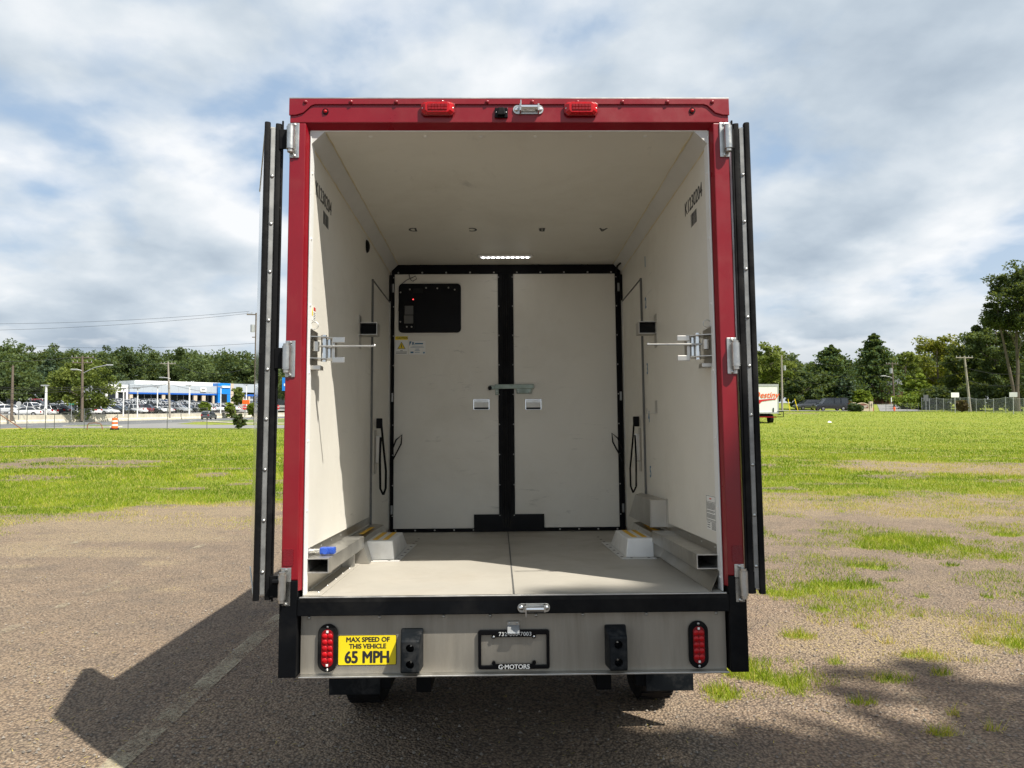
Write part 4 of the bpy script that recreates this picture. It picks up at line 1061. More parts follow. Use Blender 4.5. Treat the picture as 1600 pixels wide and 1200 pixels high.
# blue air coupling on the left rail
X_ = -(IW-.0042)
bc = MB().box(X_+.035, X_+.105, .165, .205, 1.252, 1.284).build('blue_coupling', M['blue'], T, bevel=.008, seg=3)
MB().cyl((X_+.064, .163, 1.268), (X_+.064, .150, 1.268), .013, n=14).build('knob', M['blue'], bc)
MB().cyl((X_+.094, .164, 1.268), (X_+.094, .156, 1.268), .008, n=12).build('knob', M['blue'], bc)
MB().cyl((X_+.002, .185, 1.268), (X_+.036, .185, 1.268), .011, n=12).build('fitting', M['zinc'], bc)
# round cable hole high on the left wall
y, z = LX(573, 385, X_)
MB().dome((X_+.0005, y, z), (1, 0, 0), .045, .02, 12).build('cable_gland', M['plastic'], side[-1], smooth=True)
# warning sticker left wall
y0, z1 = LX(486.5, 497, X_); y1, z0 = LX(494.5, 513, X_)
y0, y1 = .085, .165; z0, z1 = 2.335, 2.405
st = MB().box(X_+.0004, X_+.0012, y0, y1, z0, z1).build('warning_sticker', M['paper'], side[-1])
MB().box(X_+.0012, X_+.0018, y0+.04, y1-.003, z1-.02, z1-.003).build('red_band', M['redprint'], st)
MB().prism([(y0+.006, z0+.022), (y0+.034, z0+.022), (y0+.020, z1-.008)], 'x', X_+.0012, X_+.0018).build('triangle', M['yellow'], st)
mb = MB()
for i in range(5): mb.box(X_+.0012, X_+.0017, y0+.042, y1-.006, z0+.006+i*.008, z0+.009+i*.008)
mb.build('fine_print', M['ink'], st, kind='stuff')
# specification label on the right wall
Xr = IW-.0042
sp = MB().box(Xr-.0012, Xr-.0004, .095, .245, 1.345, 1.505).build('spec_label', M['paper'], side[1])
mb = MB(); r3 = random.Random(4)
for z in (1.503, 1.476, 1.386): mb.box(Xr-.0018, Xr-.0012, .097, .243, z-.0016, z)
for y in (.097, .2415): mb.box(Xr-.0018, Xr-.0012, y, y+.0016, 1.386, 1.503)
z = 1.47
while z > 1.39:
    e = .105 + r3.random()*.05 if r3.random() < .4 else .105
    if r3.random() < .82: mb.box(Xr-.0018, Xr-.0012, e, .237, z-.0022, z)
    z -= .0052
for i in range(7): mb.box(Xr-.0018, Xr-.0012, .1, .165, 1.379-.005*i, 1.381-.005*i)
for i in range(3): mb.box(Xr-.0018, Xr-.0012, .19, .235, 1.376-.011*i, 1.379-.011*i)
mb.build('fine_print', M['ink'], sp, kind='stuff')
MB().box(Xr-.0019, Xr-.0013, .16, .19, 1.487, 1.493).build('red_mark', M['redprint'], sp)
# steel cover box and little hook on the right wall
sb_ = MB().add([(Xr-.001, 1.10, 1.262), (Xr-.095, 1.10, 1.262), (Xr-.095, 1.86, 1.262), (Xr-.001, 1.86, 1.262), (Xr-.001, 1.10, 1.425), (Xr-.095, 1.10, 1.425), (Xr-.095, 1.60, 1.425), (Xr-.001, 1.86, 1.425)], box8)
sbo = sb_.build('cover_box', M['steel'], side[1], bevel=.002, seg=1)
MB().box(Xr-.10, Xr-.096, 1.098, 1.13, 1.262, 1.425).build('folded_edge', M['steel'], sbo)
MB().box(Xr-.004, Xr-.0005, 1.06, 1.097, 1.255, 1.43).build('mount_flange', M['steel'], sbo)
y, z = LX(1026, 637, Xr)
hk = MB().box(Xr-.003, Xr-.0003, y-.02, y+.03, z-.035, z+.045).build('wall_hook', M['steel'], side[1])
MB().box(Xr-.06, Xr-.0035, y-.0, y+.005, z-.035, z-.031).build('hook_arm', M['steel'], hk)
MB().box(Xr-.063, Xr-.0605, y-.01, y+.03, z-.038, z-.005).build('hook_tip', M['steel'], hk)
y, z = LX(1009, 478, Xr)
MB().tube([(Xr-.02, BD-.20, IT-.03), (Xr-.05, BD-.14, IT-.05), (Xr-.05, BD-.05, IT-.09)], .008, 6).build('cable', M['rubber'], side[1], smooth=True)
# --- bulkhead with two insulated doors
bk = MB().box(-IW+.001, IW-.001, BD+.03, BD+.06, IB+.001, IT-.001).build('bulkhead', M['frp'], T)
def BX(px): return LY(px, 620, BD)[0]
def BZ(py): return LY(790, py, BD)[1]
xL, xLi, xC0, xC1, xRi, xR = BX(609.5), BX(614), BX(779), BX(803), BX(969), BX(975)
zT, zTi, zBi, zB_ = BZ(414), BZ(428), BZ(825), BZ(834)
xR = IW-.012; xRi = xR-.042; xL = -IW+.018; xLi = xL+.020
fy0, fy1 = BD-.012, BD+.03
fr = MB().box(xL, xR, fy0, fy1, zTi, zT).build('door_surround', M['frameblk'], bk, bevel=.003)
for nm, (x0, x1, z0, z1) in dict(a=(xL, xLi, IB+.002, zTi-.0005), b=(xRi, xR, IB+.002, zTi-.0005), c=(xLi+.0005, xRi-.0005, IB+.002, zBi)).items():
    MB().box(x0, x1, fy0, fy1, z0, z1).build('surround_rail', M['frameblk'], bk, bevel=.002, seg=1)
cp = MB().box(xC0, xC1, fy0-.006, fy1, zBi+.0005, zTi-.0005).build('centre_seal', M['frameblk'], bk, bevel=.003)
for k in (.30, .42, .58, .70):
    x = xC0+(xC1-xC0)*k; MB().box(x-.004, x+.004, fy0-.012, fy0-.0063, zBi+.002, zTi-.002).build('seal_rib', M['rubber'], cp, bevel=.002, seg=1)
notz = BZ(803)
MB().box(BX(740), BX(848), fy0-.009, fy0-.0065, IB+.003, notz).build('seal_flap', M['plastic'], cp, bevel=.001, seg=1)
bd = {}
for s, x0, x1 in ((-1, xLi+.001, xC0-.001), (1, xC1+.001, xRi-.001)):
    bd[s] = MB().box(x0, x1, BD-.004, BD+.029, zBi+.001, zTi-.001).build('bulkhead_door', M['frp'], bk, bevel=.002, seg=1)
    zs = np.linspace(zBi+.1, zTi-.03, 9)
    rivets('rivet_row', [((x0-.006) if s < 0 else (x1+.008), fy0, z) for z in zs] + [((x1+.006) if s < 0 else (x0-.006), fy0-.006, z) for z in zs], (0, -1, 0), .006, M['zinc'], bd[s], .004)
    rivets('rivet_row', [(x, fy0, zTi+.010) for x in np.linspace(x0+.03, x1-.03, 5)] + [(x, fy0, zBi-.012) for x in (np.linspace(x0+.02, x1-.2, 5) if s < 0 else np.linspace(x0+.2, x1-.02, 5))], (0, -1, 0), .0075, M['zinc'], bd[s], .004)
    for py in (450, 620, 795):
        z = BZ(py); xh = xL+.006 if s < 0 else xR-.012
        MB().box(xh-.012, xh+.012, fy0-.006, fy0-.0004, z-.035, z+.035).build('hinge', M['zinc'], bd[s], bevel=.002, seg=1)
    # flush pull handle
    a = LY(*((739.5, 624) if s < 0 else (820.5, 624)), BD); c = LY(*((765, 640) if s < 0 else (846, 640)), BD)
    h_ = MB().ring(rrect(a[0], c[0], c[1], a[1], .004, 3), rrect(a[0]+.007, c[0]-.007, c[1]+.003, a[1]-.004, .003, 3), 'y', BD-.014, BD-.0045).build('pull_handle', M['chrome'], bd[s], bevel=.001, seg=1)
    MB().box(a[0]+.007, c[0]-.007, BD-.009, BD-.0046, c[1]+.003, c[1]+.017).build('finger_recess', M['dark'], h_)
    MB().box(a[0]+.007, c[0]-.007, BD-.013, BD-.0046, c[1]+.0172, a[1]-.026).build('paddle', M['white'], h_)
    MB().box(a[0]+.007, c[0]-.007, BD-.012, BD-.0046, a[1]-.0255, a[1]-.0045).build('handle_plate', M['zinc'], h_)
# control panel
a = LY(623.5, 444, BD); c = LY(720.5, 520, BD)
cpn = MB().prism(rrect(a[0], c[0], c[1], a[1], .032, 5), 'y', BD-.022, BD-.0045).build('control_panel', M['plastic'], bd[-1], bevel=.006)
W_ = c[0]-a[0]; H_ = a[1]-c[1]
for u_, v_ in ((.03, .18), (.03, .78), (.18, .12), (.44, .09), (.62, .1), (.80, .09), (.90, .13)):
    MB().dome((a[0]+u_*W_, BD-.022, a[1]-v_*H_), (0, -1, 0), .007, .004).build('screw', M['alu'], cpn, smooth=True)
MB().dome((a[0]+.235*W_, BD-.022, a[1]-.325*H_), (0, -1, 0), .0045, .003).build('indicator', M['redled'], cpn)
gx0, gx1 = a[0]+.085*W_, a[0]+.255*W_
gb = MB().box(gx0, gx1, BD-.030, BD-.0222, a[1]-.92*H_, a[1]-.40*H_).build('switch_box', M['plastic'], cpn, bevel=.003)
MB().box(gx0+.008, gx1-.008, BD-.036, BD-.0302, a[1]-.64*H_, a[1]-.46*H_).build('switch_cover', M['grey'], gb, bevel=.002, seg=1)
MB().box(gx0+.004, gx1-.008, BD-.040, BD-.0302, a[1]-.82*H_, a[1]-.655*H_).build('switch', M['grey'], gb, bevel=.004)
for u_ in (.3, .75): MB().dome((gx0+(gx1-gx0)*u_, BD-.030, a[1]-.885*H_), (0, -1, 0), .007, .004).build('screw', M['alu'], gb)
MB().box(a[0]+.23*W_, a[0]+.39*W_, BD-.0235, BD-.0222, a[1]-.20*H_, a[1]-.10*H_).build('label_plate', M['dark'], cpn)
# loose wire loop above the panel
zq = zTi; xq = LY(640, 428, BD)[0]
MB().tube([(xq-.004, BD-.014, zq), (xq+.01, BD-.03, zq-.05), (xq+.03, BD-.035, zq-.065), (xq+.06, BD-.03, zq-.045), (xq+.05, BD-.025, zq-.02), (xq+.02, BD-.025, zq-.035), (xq-.02, BD-.015, zq-.05), (xq-.075, BD-.008, zq-.09), (xq-.085, BD-.008, zq-.30)], .0035, 6).build('loose_wire', M['grey'], bd[-1], smooth=True)
# stickers
a = LY(617.5, 525.5, BD); c = LY(637.5, 554, BD); yb = BD-.0042
cs = MB().box(a[0], c[0], yb-.0012, yb-.0003, c[1], a[1]).build('caution_sticker', M['paper'], bd[-1])
h3 = (a[1]-c[1]); w3 = c[0]-a[0]
MB().box(a[0]+.001, c[0]-.001, yb-.0018, yb-.0012, a[1]-h3*.2, a[1]-.001).build('yellow_band', M['yellow'], cs)
text('CAUTION', .026, M['ink'], 'lettering', cs, rearM((a[0]+c[0])/2+.006, yb-.0024, a[1]-h3*.105), bold=.0004, sx=.78, ext=.0003)
xc = (a[0]+c[0])/2; zc = a[1]-h3*.60
MB().prism([(xc-.032, zc-.014), (xc+.032, zc-.014), (xc, zc+.044)], 'y', yb-.0018, yb-.0012).build('triangle', M['ink'], cs)
MB().prism([(xc-.027, zc-.011), (xc+.027, zc-.011), (xc, zc+.037)], 'y', yb-.0024, yb-.0019).build('triangle_face', M['yellow'], cs)
MB().box(xc-.003, xc+.003, yb-.003, yb-.0025, zc-.003, zc+.022).build('mark', M['ink'], cs)
mb = MB()
for i, (l0, l1) in enumerate(((.4, .6), (.08, .92), (.08, .9))): mb.box(a[0]+w3*l0, a[0]+w3*l1, yb-.0018, yb-.0012, c[1]+h3*(.22-.07*i)-.004, c[1]+h3*(.22-.07*i))
mb.build('fine_print', M['ink'], cs, kind='stuff')
a = LY(639, 533, BD); c = LY(665, 554, BD)
ds = MB().box(a[0], c[0], yb-.0012, yb-.0003, c[1], a[1]).build('maker_sticker', M['paper'], bd[-1])
h3 = (a[1]-c[1]); w3 = c[0]-a[0]
MB().prism([(a[0]+.004, a[1]-.003), (a[0]+.022, a[1]-.003), (a[0]+.004, a[1]-.04)], 'y', yb-.0018, yb-.0012).build('blue_flash', M['bluemark'], ds)
text('R', .034, M['bluemark'], 'lettering', ds, rearM(a[0]+w3*.26, yb-.0024, a[1]-h3*.20), bold=.001, ext=.0003)
mb = MB()
for l0, l1, v_, t_ in ((.36, .85, .20, .010), (.2, .85, .38, .002), (.1, .9, .46, .003), (.4, .62, .60, .004), (.35, .65, .71, .003), (.35, .65, .84, .003), (.1, .28, .84, .012)):
    mb.box(a[0]+w3*l0, a[0]+w3*l1, yb-.0018, yb-.0012, a[1]-h3*v_-t_/2, a[1]-h3*v_+t_/2)
mb.build('fine_print', M['bluemark'], ds, kind='stuff')
MB().prism([(c[0]-.020, c[1]+.020), (c[0]-.006, c[1]+.020), (c[0]-.006, c[1]+.012), (c[0]-.013, c[1]+.006), (c[0]-.020, c[1]+.012)], 'y', yb-.0018, yb-.0012).build('shield', M['bluemark'], ds)
# sliding bar latch across the two doors
z = BZ(608); a = LY(763, 601, BD)[0]; c = LY(834, 601, BD)[0]
sl = MB().box(a+.05, c, BD-.034, BD-.024, z+.000, z+.036).build('slide_bar', M['greenmetal'], bk, bevel=.003)
MB().box(LY(807, 610, BD)[0], c-.018, BD-.0245, BD-.0045, z-.038, z+.03).build('bar_keeper', M['greenmetal'], sl, bevel=.003)
MB().box(a+.055, a+.082, BD-.0238, BD-.0045, z-.048, z+.03).build('bar_guide', M['greenmetal'], sl, bevel=.003)
MB().cyl((a+.012, BD-.036, z+.008), (a+.012, BD-.0045, z+.008), .016, n=14).build('bar_knob', M['rubber'], sl, smooth=True)
MB().box(a+.012, a+.06, BD-.0235, BD-.018, z-.004, z+.028).build('bar_link', M['greenmetal'], sl, bevel=.002, seg=1)
for xx, zz_ in ((a+.068, z-.018), (a+.068, z-.036), (LY(807, 610, BD)[0]+.015, z-.026), (c-.033, z-.026)):
    MB().dome((xx, BD-.0245, zz_), (0, -1, 0), .007, .004).build('screw', M['zinc'], sl)
# catches on the ceiling in front of the bulkhead
for px in (662, 743, 837, 913):
    x = LY(px, 410, BD)[0]; MB().tube([(x-.025, BD-.02, IT-.006), (x-.02, BD-.02, IT-.02), (x+.02, BD-.02, IT-.02), (x+.025, BD-.02, IT-.006)], .005, 6).build('wire_loop', M['plastic'], ceil)
# ------------------------------------------------------------------ trees and bushes
LEAF = dict(
    oak=leafmat('hazy_oak_leaves', (.028, .052, .024), (.118, .160, .056)),  # blue raised in the leaf colour to stand in for distant haze
    pine=leafmat('pine_needles', (.026, .052, .020), (.095, .145, .048), .25),
    pale=leafmat('pale_leaves', (.060, .095, .018), (.20, .235, .055)),
    yellow=leafmat('yellow_green_leaves', (.075, .095, .012), (.26, .245, .035)),
    lime=leafmat('lime_leaves', (.07, .12, .012), (.23, .29, .04)),
    dark=leafmat('dark_leaves', (.019, .036, .015), (.080, .112, .038)),
    blue=leafmat('blue_green_needles', (.028, .055, .032), (.095, .135, .075), .25),
    dry=leafmat('brown_twigs', (.07, .05, .03), (.20, .15, .08), .2),
)
def leaf_quads(C, size, r_, flat=.3):
    n = len(C)
    nrm = r_.normal(size=(n, 3)); nrm[:, 2] = np.abs(nrm[:, 2]) + flat
    nrm /= np.linalg.norm(nrm, axis=1, keepdims=True)
    a = np.cross(nrm, r_.normal(size=(n, 3))); a /= np.linalg.norm(a, axis=1, keepdims=True)
    b_ = np.cross(nrm, a)
    s_ = (size*(.55 + .9*r_.random(n)))[:, None]
    asp = (.55 + .3*r_.random(n))[:, None]
    V = np.stack([C - a*s_, C - b_*s_*asp, C + a*s_, C + b_*s_*asp], 1)
    return V
def clumps_broad(r_, h, rw, base, n, spread=.30, hollow=.55):
    """clump centres through an uneven ellipsoid between base and h"""
    cz = (base+h)/2; rz = (h-base)/2
    lob = [(r_.normal(size=3), .75+.5*r_.random()) for _ in range(7)]
    out = []
    while len(out) < n:
        d = r_.normal(size=3); d /= np.linalg.norm(d)
        k = 1.0
        for v, s_ in lob:
            c_ = d @ (v/np.linalg.norm(v))
            if c_ > .55: k *= 1 + (s_-1)*(c_-.55)/.45
        rad = (hollow + (1-hollow)*r_.random()**.6) * k
        wz = 1.0 if d[2] < 0 else 1.0
        p = np.array([d[0]*rw*rad, d[1]*rw*rad, cz + d[2]*rz*rad*wz])
        if p[2] > base*.8: out.append((p, spread*rw*(.55+.6*r_.random())))
    return out
def crown_broad(r_, h, rw, base, nc, nl, leaf, spread=.30, hollow=.5, squash=.75):
    cl = clumps_broad(r_, h, rw, base, nc, spread, hollow); Cs = []; tn = []
    for p, s_ in cl:
        g = r_.normal(size=(nl, 3)); g /= np.linalg.norm(g, axis=1, keepdims=True)
        g *= (r_.random(nl)**.45)[:, None]*s_*np.array([1.15, 1.15, squash])
        Cs.append(p + g)
        tn.append(np.clip(.42 + .28*r_.normal() *.6 + .20*r_.normal(size=nl), 0, 1))
    C = np.concatenate(Cs); return leaf_quads(C, leaf, r_), np.concatenate(tn), [c[0] for c in cl]
def crown_pine(r_, h, rw, base, levels, nl, leaf):
    Cs = []; tn = []; tips = []
    for i in range(levels):
        f = i/(levels-1.0); z = base + (h-base)*f**.95
        R_ = rw*(1-f)**.72*(.75+.45*r_.random()) + .25
        if f < .12: R_ *= .8
        nb = int(r_.integers(5, 8)); a0 = r_.random()*6.28
        for k in range(nb):
            a = a0 + 6.28*k/nb + r_.normal(0, .25); L_ = R_*(.65+.5*r_.random())
            for q in (.35, .65, .95):
                p = np.array([math.cos(a)*L_*q, math.sin(a)*L_*q, z + .10*L_*q*(1 if f > .5 else -.2) + r_.normal(0, .12)])
                m = max(6, int(nl*(.5+q)))
                g = r_.normal(size=(m, 3))*np.array([1, 1, .42])*L_*.20
                Cs.append(p+g); tn.append(np.clip(.38+.17*r_.normal()+.20*r_.normal(size=m), 0, 1))
            tips.append(np.array([math.cos(a)*L_*.8, math.sin(a)*L_*.8, z]))
    C = np.concatenate(Cs); return leaf_quads(C, leaf, r_, .15), np.concatenate(tn), tips
def trunk_mb(r_, h, r0, tips, fork=None, lean=(0, 0)):
    mb = MB(); n = 7; path = []
    for i in range(n):
        f = i/(n-1.); path.append((lean[0]*f + r_.normal(0, .01)*h*f, lean[1]*f + r_.normal(0, .01)*h*f, -.25 + (h+.25)*f))
    mb.tube(path, [r0*(1.25 if i == 0 else 1)*(1-.82*i/(n-1.)) for i in range(n)], 8)
    if len(tips):
        for j in r_.choice(len(tips), min(len(tips), 14), replace=False):
            t_ = tips[j]; f = float(np.clip((t_[2]-.18*h)/h, .18, .82)) * (.75+.2*r_.random()); k = min(n-2, int(f*(n-1)))
            s_ = Vector(path[k]).lerp(Vector(path[k+1]), f*(n-1)-k); e_ = Vector(t_); m = s_.lerp(e_, .5) + Vector((0, 0, -.04*h + .02*h*r_.random()))
            mb.tube([s_, m, e_], [r0*.34*(1-f*.6), r0*.22*(1-f*.6), r0*.07], 5)
    return mb
TREES = {}
def tree(name, label, px, d, top_py, half_px, kind, leaf='oak', base=.25, nc=46, nl=90, size=None, seed=1, group=None, z0=None, trunk_r=None, pos=None, h=None, rw=None, cat='tree', lean=(0, 0), hollow=.5, spread=.30, squash=.75):
    r_ = np.random.default_rng(seed)
    p = on_ground(px, d) if pos is None else Vector(pos)
    if z0 is not None: p.z = z0
    h = height_to(top_py, d, p.z) if h is None else h
    rw = half_px/1150.*d if rw is None else rw
    size = size or .0017*d
    nl = int(nl*1.5)
    root = empty(name, p, label=label, cat=cat, group=group)
    if kind == 'pine': V, tn, tips = crown_pine(r_, h, rw, base*h, nc, nl, size)
    else: V, tn, tips = crown_broad(r_, h, rw, base*h, nc, nl, size, spread, hollow, squash)
    link('crown', fastmesh('crown', V.reshape(-1, 3), 4, LEAF[leaf], tn), root)
    trunk_mb(r_, h*.9, trunk_r or max(.06, h*.018), tips, lean=lean).build('trunk', M['bark'], root, smooth=True)
    return root
# -- right-hand trees, left to right
tree('deciduous_tree', 'tall loose deciduous tree directly behind the white box trailer', 1205, 150, 538, 34, 'b', 'pale', .15, 54, 95, seed=21)
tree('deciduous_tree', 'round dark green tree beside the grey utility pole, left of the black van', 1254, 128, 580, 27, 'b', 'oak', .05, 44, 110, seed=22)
tree('pine_tree', 'broad dark pine rising behind the black van', 1300, 155, 541, 50, 'pine', 'pine', .10, 20, 15, seed=23)
tree('pine_tree', 'tallest dark pine in the middle of the right-hand trees', 1367, 158, 523, 42, 'pine', 'pine', .08, 24, 16, seed=24)
tree('deciduous_tree', 'small olive green tree above the hood of the black van', 1284, 134, 583, 20, 'b', 'oak', .05, 34, 100, seed=25)
tree('pine_tree', 'low blue-green pine behind the rear of the black van', 1322, 133, 585, 26, 'pine', 'blue', .04, 13, 18, seed=26)
tree('lime_shrub', 'bright lime green shrub behind the monument sign', 1346, 131, 611, 17, 'b', 'lime', .02, 40, 80, seed=27, spread=.42, hollow=.25, cat='shrub')
tree('deciduous_tree', 'slim grey-green tree next to the leaning power pole with the transformer', 1415, 165, 545, 22, 'b', 'pale', .12, 36, 80, seed=28)
tree('deciduous_tree', 'wide airy yellow-green tree behind the road bend', 1466, 170, 522, 44, 'b', 'yellow', .18, 50, 85, seed=29, hollow=.35, spread=.26)
tree('deciduous_tree', 'small light green tree at the roadside by the power pole', 1431, 138, 580, 19, 'b', 'lime', .08, 30, 80, seed=30)
tree('deciduous_tree', 'dense dark tree rising behind the leaning pole on the right', 1512, 138, 527, 38, 'b', 'dark', .06, 52, 105, seed=31)
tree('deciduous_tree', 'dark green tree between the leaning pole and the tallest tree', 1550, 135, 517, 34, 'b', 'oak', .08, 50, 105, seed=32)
tree('tall_tree', 'tallest tree at the right edge with high crown and bare forked trunk', 1590, 108, 404, 46, 'b', 'dark', .40, 110, 105, seed=33, trunk_r=.30, hollow=.35, spread=.27)
tree('tall_tree', 'tall dark tree cut off by the right edge behind the chain-link fence', 1640, 112, 470, 60, 'b', 'dark', .10, 60, 110, seed=34)
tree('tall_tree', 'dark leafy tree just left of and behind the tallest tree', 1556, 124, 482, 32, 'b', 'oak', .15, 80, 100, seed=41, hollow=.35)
tree('hedge_bush', 'dark bush behind the fence, left of the blank white sign', 1462, 126, 603, 24, 'b', 'dark', .0, 46, 85, seed=35, spread=.46, hollow=.2, cat='bush')
tree('hedge_bush', 'dark bush behind the fence, right of the blank white sign', 1528, 121, 598, 30, 'b', 'dark', .0, 46, 85, seed=36, spread=.46, hollow=.2, cat='bush')
tree('hedge_bush', 'dark bush behind the fence at the right edge of the picture', 1585, 117, 592, 32, 'b', 'dark', .0, 46, 85, seed=37, spread=.46, hollow=.2, cat='bush')
tree('low_hedge', 'bright low hedge growing beside the rising road', 1426, 129, 618, 26, 'b', 'lime', .0, 40, 70, seed=38, spread=.46, hollow=.2, cat='hedge', squash=.5)
tree('round_bush', 'round grey-green bush in front of the monument sign', 1335, 107, 631, 10, 'b', 'blue', .0, 34, 80, seed=39, spread=.46, hollow=.2, cat='bush')
tree('fence_shrub', 'brown leafless shrub tangled in the chain-link fence', 1502, 101, 626, 8, 'b', 'dry', .0, 30, 90, seed=40, spread=.46, hollow=.2, cat='shrub')
tree('round_bush', 'dark reddish bush between the black van and the monument sign', 1324, 121, 628, 8, 'b', 'dry', .0, 30, 60, seed=43, spread=.46, hollow=.2, cat='bush')
tt_ = [o for o in bpy.data.objects if o.name.startswith('tall_tree') and 'tallest' in o['label']][0]
MB().tube([(-.1, 0, 0), (-.5, .2, 3.5), (-1.3, .2, 8), (-2.1, .3, 12.5), (-2.4, .3, 15)], [.26, .22, .18, .13, .06], 8).build('stem', M['bark'], tt_, smooth=True)
# -- left-hand trees in and before the car lot
def ltree(name, label, px, d, top, half, **k):
    x = (px-800)/1150.*d; return tree(name, label, px, d, top, half, k.pop('kind', 'b'), z0=float(lot_z(np.float64(x), np.float64(d))) if x < ROADX-1 else None, **k)
ltree('deciduous_tree', 'broad leafy tree standing over the lot cars behind the lamp-arm utility pole', 127, 118, 560, 44, leaf='pale', base=.12, nc=60, nl=100, seed=51)
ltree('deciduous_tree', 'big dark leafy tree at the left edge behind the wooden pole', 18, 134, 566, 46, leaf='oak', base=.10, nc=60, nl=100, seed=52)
ltree('pine_tree', 'grey-green conifer between the two leafy trees left of the dealership', 76, 165, 560, 30, kind='pine', leaf='blue', base=.05, nc=16, nl=16, seed=53)
ltree('young_tree', 'small young tree in front of the right end of the dealership', 372, 205, 603, 8, leaf='pale', base=.2, nc=44, nl=60, seed=54, spread=.42, hollow=.2, size=.28)
for i, (px, d, top, hf, lb) in enumerate(((321, 172, 630, 7, 'round clipped bush in the lot behind the dark car on the road'), (361, 176, 629, 7, 'larger clipped bush in the lot right of the blue entrance portal'), (394, 185, 627, 7, 'clipped bush in the lot beside the orange road sign'))):
    ltree('clipped_bush', lb, px, d, top, hf, leaf='lime', base=0, nc=34, nl=60, seed=60+i, cat='bush', spread=.5, hollow=.2, size=.22, group='clipped bushes at the dealership')
tree('weed_bush', 'scraggly dark bush at the field edge beside the stop sign', 373, 74, 646, 11, 'b', 'dark', .0, 26, 34, seed=64, cat='bush', size=.13, spread=.30, hollow=.45)
mb = MB(); r_ = random.Random(3); p0 = on_ground(373, 74)
for i in range(22):
    a = r_.random()*6.28; L_ = 1.1+r_.random()*1.5; mb.tube([p0, p0+Vector((math.cos(a)*.35, .2*math.sin(a), L_*.55)), p0+Vector((math.cos(a)*.9, .5*math.sin(a), L_))], [.02, .014, .006], 4)
wb_ = [o for o in bpy.data.objects if o.name.startswith('weed_bush')][0]
o = mb.build('bare_stems', M['bark'], wb_); o.matrix_parent_inverse = Matrix.Translation(-p0)
# -- the far wood: one dark mass of crowns
def wood(name, label, rows, leaf, seed, size):
    r_ = np.random.default_rng(seed); Vs = []; Ts = []
    for (x, y, z, h, rw) in rows:
        V, tn, _ = crown_broad(r_, h, rw, h*.12, 28, 92, size, .34, .45, .8)
        Vs.append(V + np.array([x, y, z])); Ts.append(np.clip(tn + r_.normal(0, .10), 0, 1))
    o = link(name, fastmesh(name, np.concatenate(Vs).reshape(-1, 3), 4, LEAF[leaf], np.concatenate(Ts))); tag(o, label, 'wood', kind='stuff')
rw_ = np.random.default_rng(90)
prof_x = [-260, 0, 30, 50, 75, 100, 140, 170, 185, 200, 220, 260, 300, 350, 395, 450, 520]
prof_y = [540, 539, 534, 546, 544, 542, 546, 541, 539, 546, 549, 548, 549, 550, 554, 560, 566]
rows = []
for px in np.arange(-230, 520, 17):
    for d0 in (325, 360):
        d = d0 + rw_.normal(0, 9); pxx = px + rw_.normal(0, 4); x = (pxx-800)/1150*d
        z = 5.0; top = np.interp(pxx, prof_x, prof_y) + rw_.normal(0, 3.0) + (2 if d0 == 325 else 0)
        rows.append((x, d, z, height_to(top, d, z), 7.5+2.5*rw_.random()))
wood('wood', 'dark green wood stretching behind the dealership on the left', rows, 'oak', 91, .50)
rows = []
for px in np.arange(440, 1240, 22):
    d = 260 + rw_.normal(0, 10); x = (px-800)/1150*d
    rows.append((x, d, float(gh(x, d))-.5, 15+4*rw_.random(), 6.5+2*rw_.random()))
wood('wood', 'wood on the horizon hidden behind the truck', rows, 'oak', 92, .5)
rows = []
for px in np.arange(1195, 1800, 17):
    d = 205 + rw_.normal(0, 9); x = (px-800)/1150*d; top = np.interp(px, [1195, 1250, 1330, 1400, 1480, 1560, 1800], [556, 566, 560, 562, 545, 532, 480]) + rw_.normal(0, 4)
    z = float(gh(x, d))-.3; rows.append((x, d, z, height_to(top, d, z), 5+2*rw_.random()))
wood('wood', 'dark wood filling the gaps behind the right-hand trees', rows, 'dark', 93, .36)
# -- the tree behind the photographer that shades the near right ground
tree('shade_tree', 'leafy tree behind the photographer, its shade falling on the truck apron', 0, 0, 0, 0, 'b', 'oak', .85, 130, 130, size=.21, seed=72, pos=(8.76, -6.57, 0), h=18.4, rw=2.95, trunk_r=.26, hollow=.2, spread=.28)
tree('shade_tree', 'leafy tree behind the photographer, its shade falling on the near right tarmac', 0, 0, 0, 0, 'b', 'oak', .84, 170, 130, size=.21, seed=71, pos=(11.93, -5.58, 0), h=18.6, rw=3.2, trunk_r=.30, hollow=.25, spread=.30)
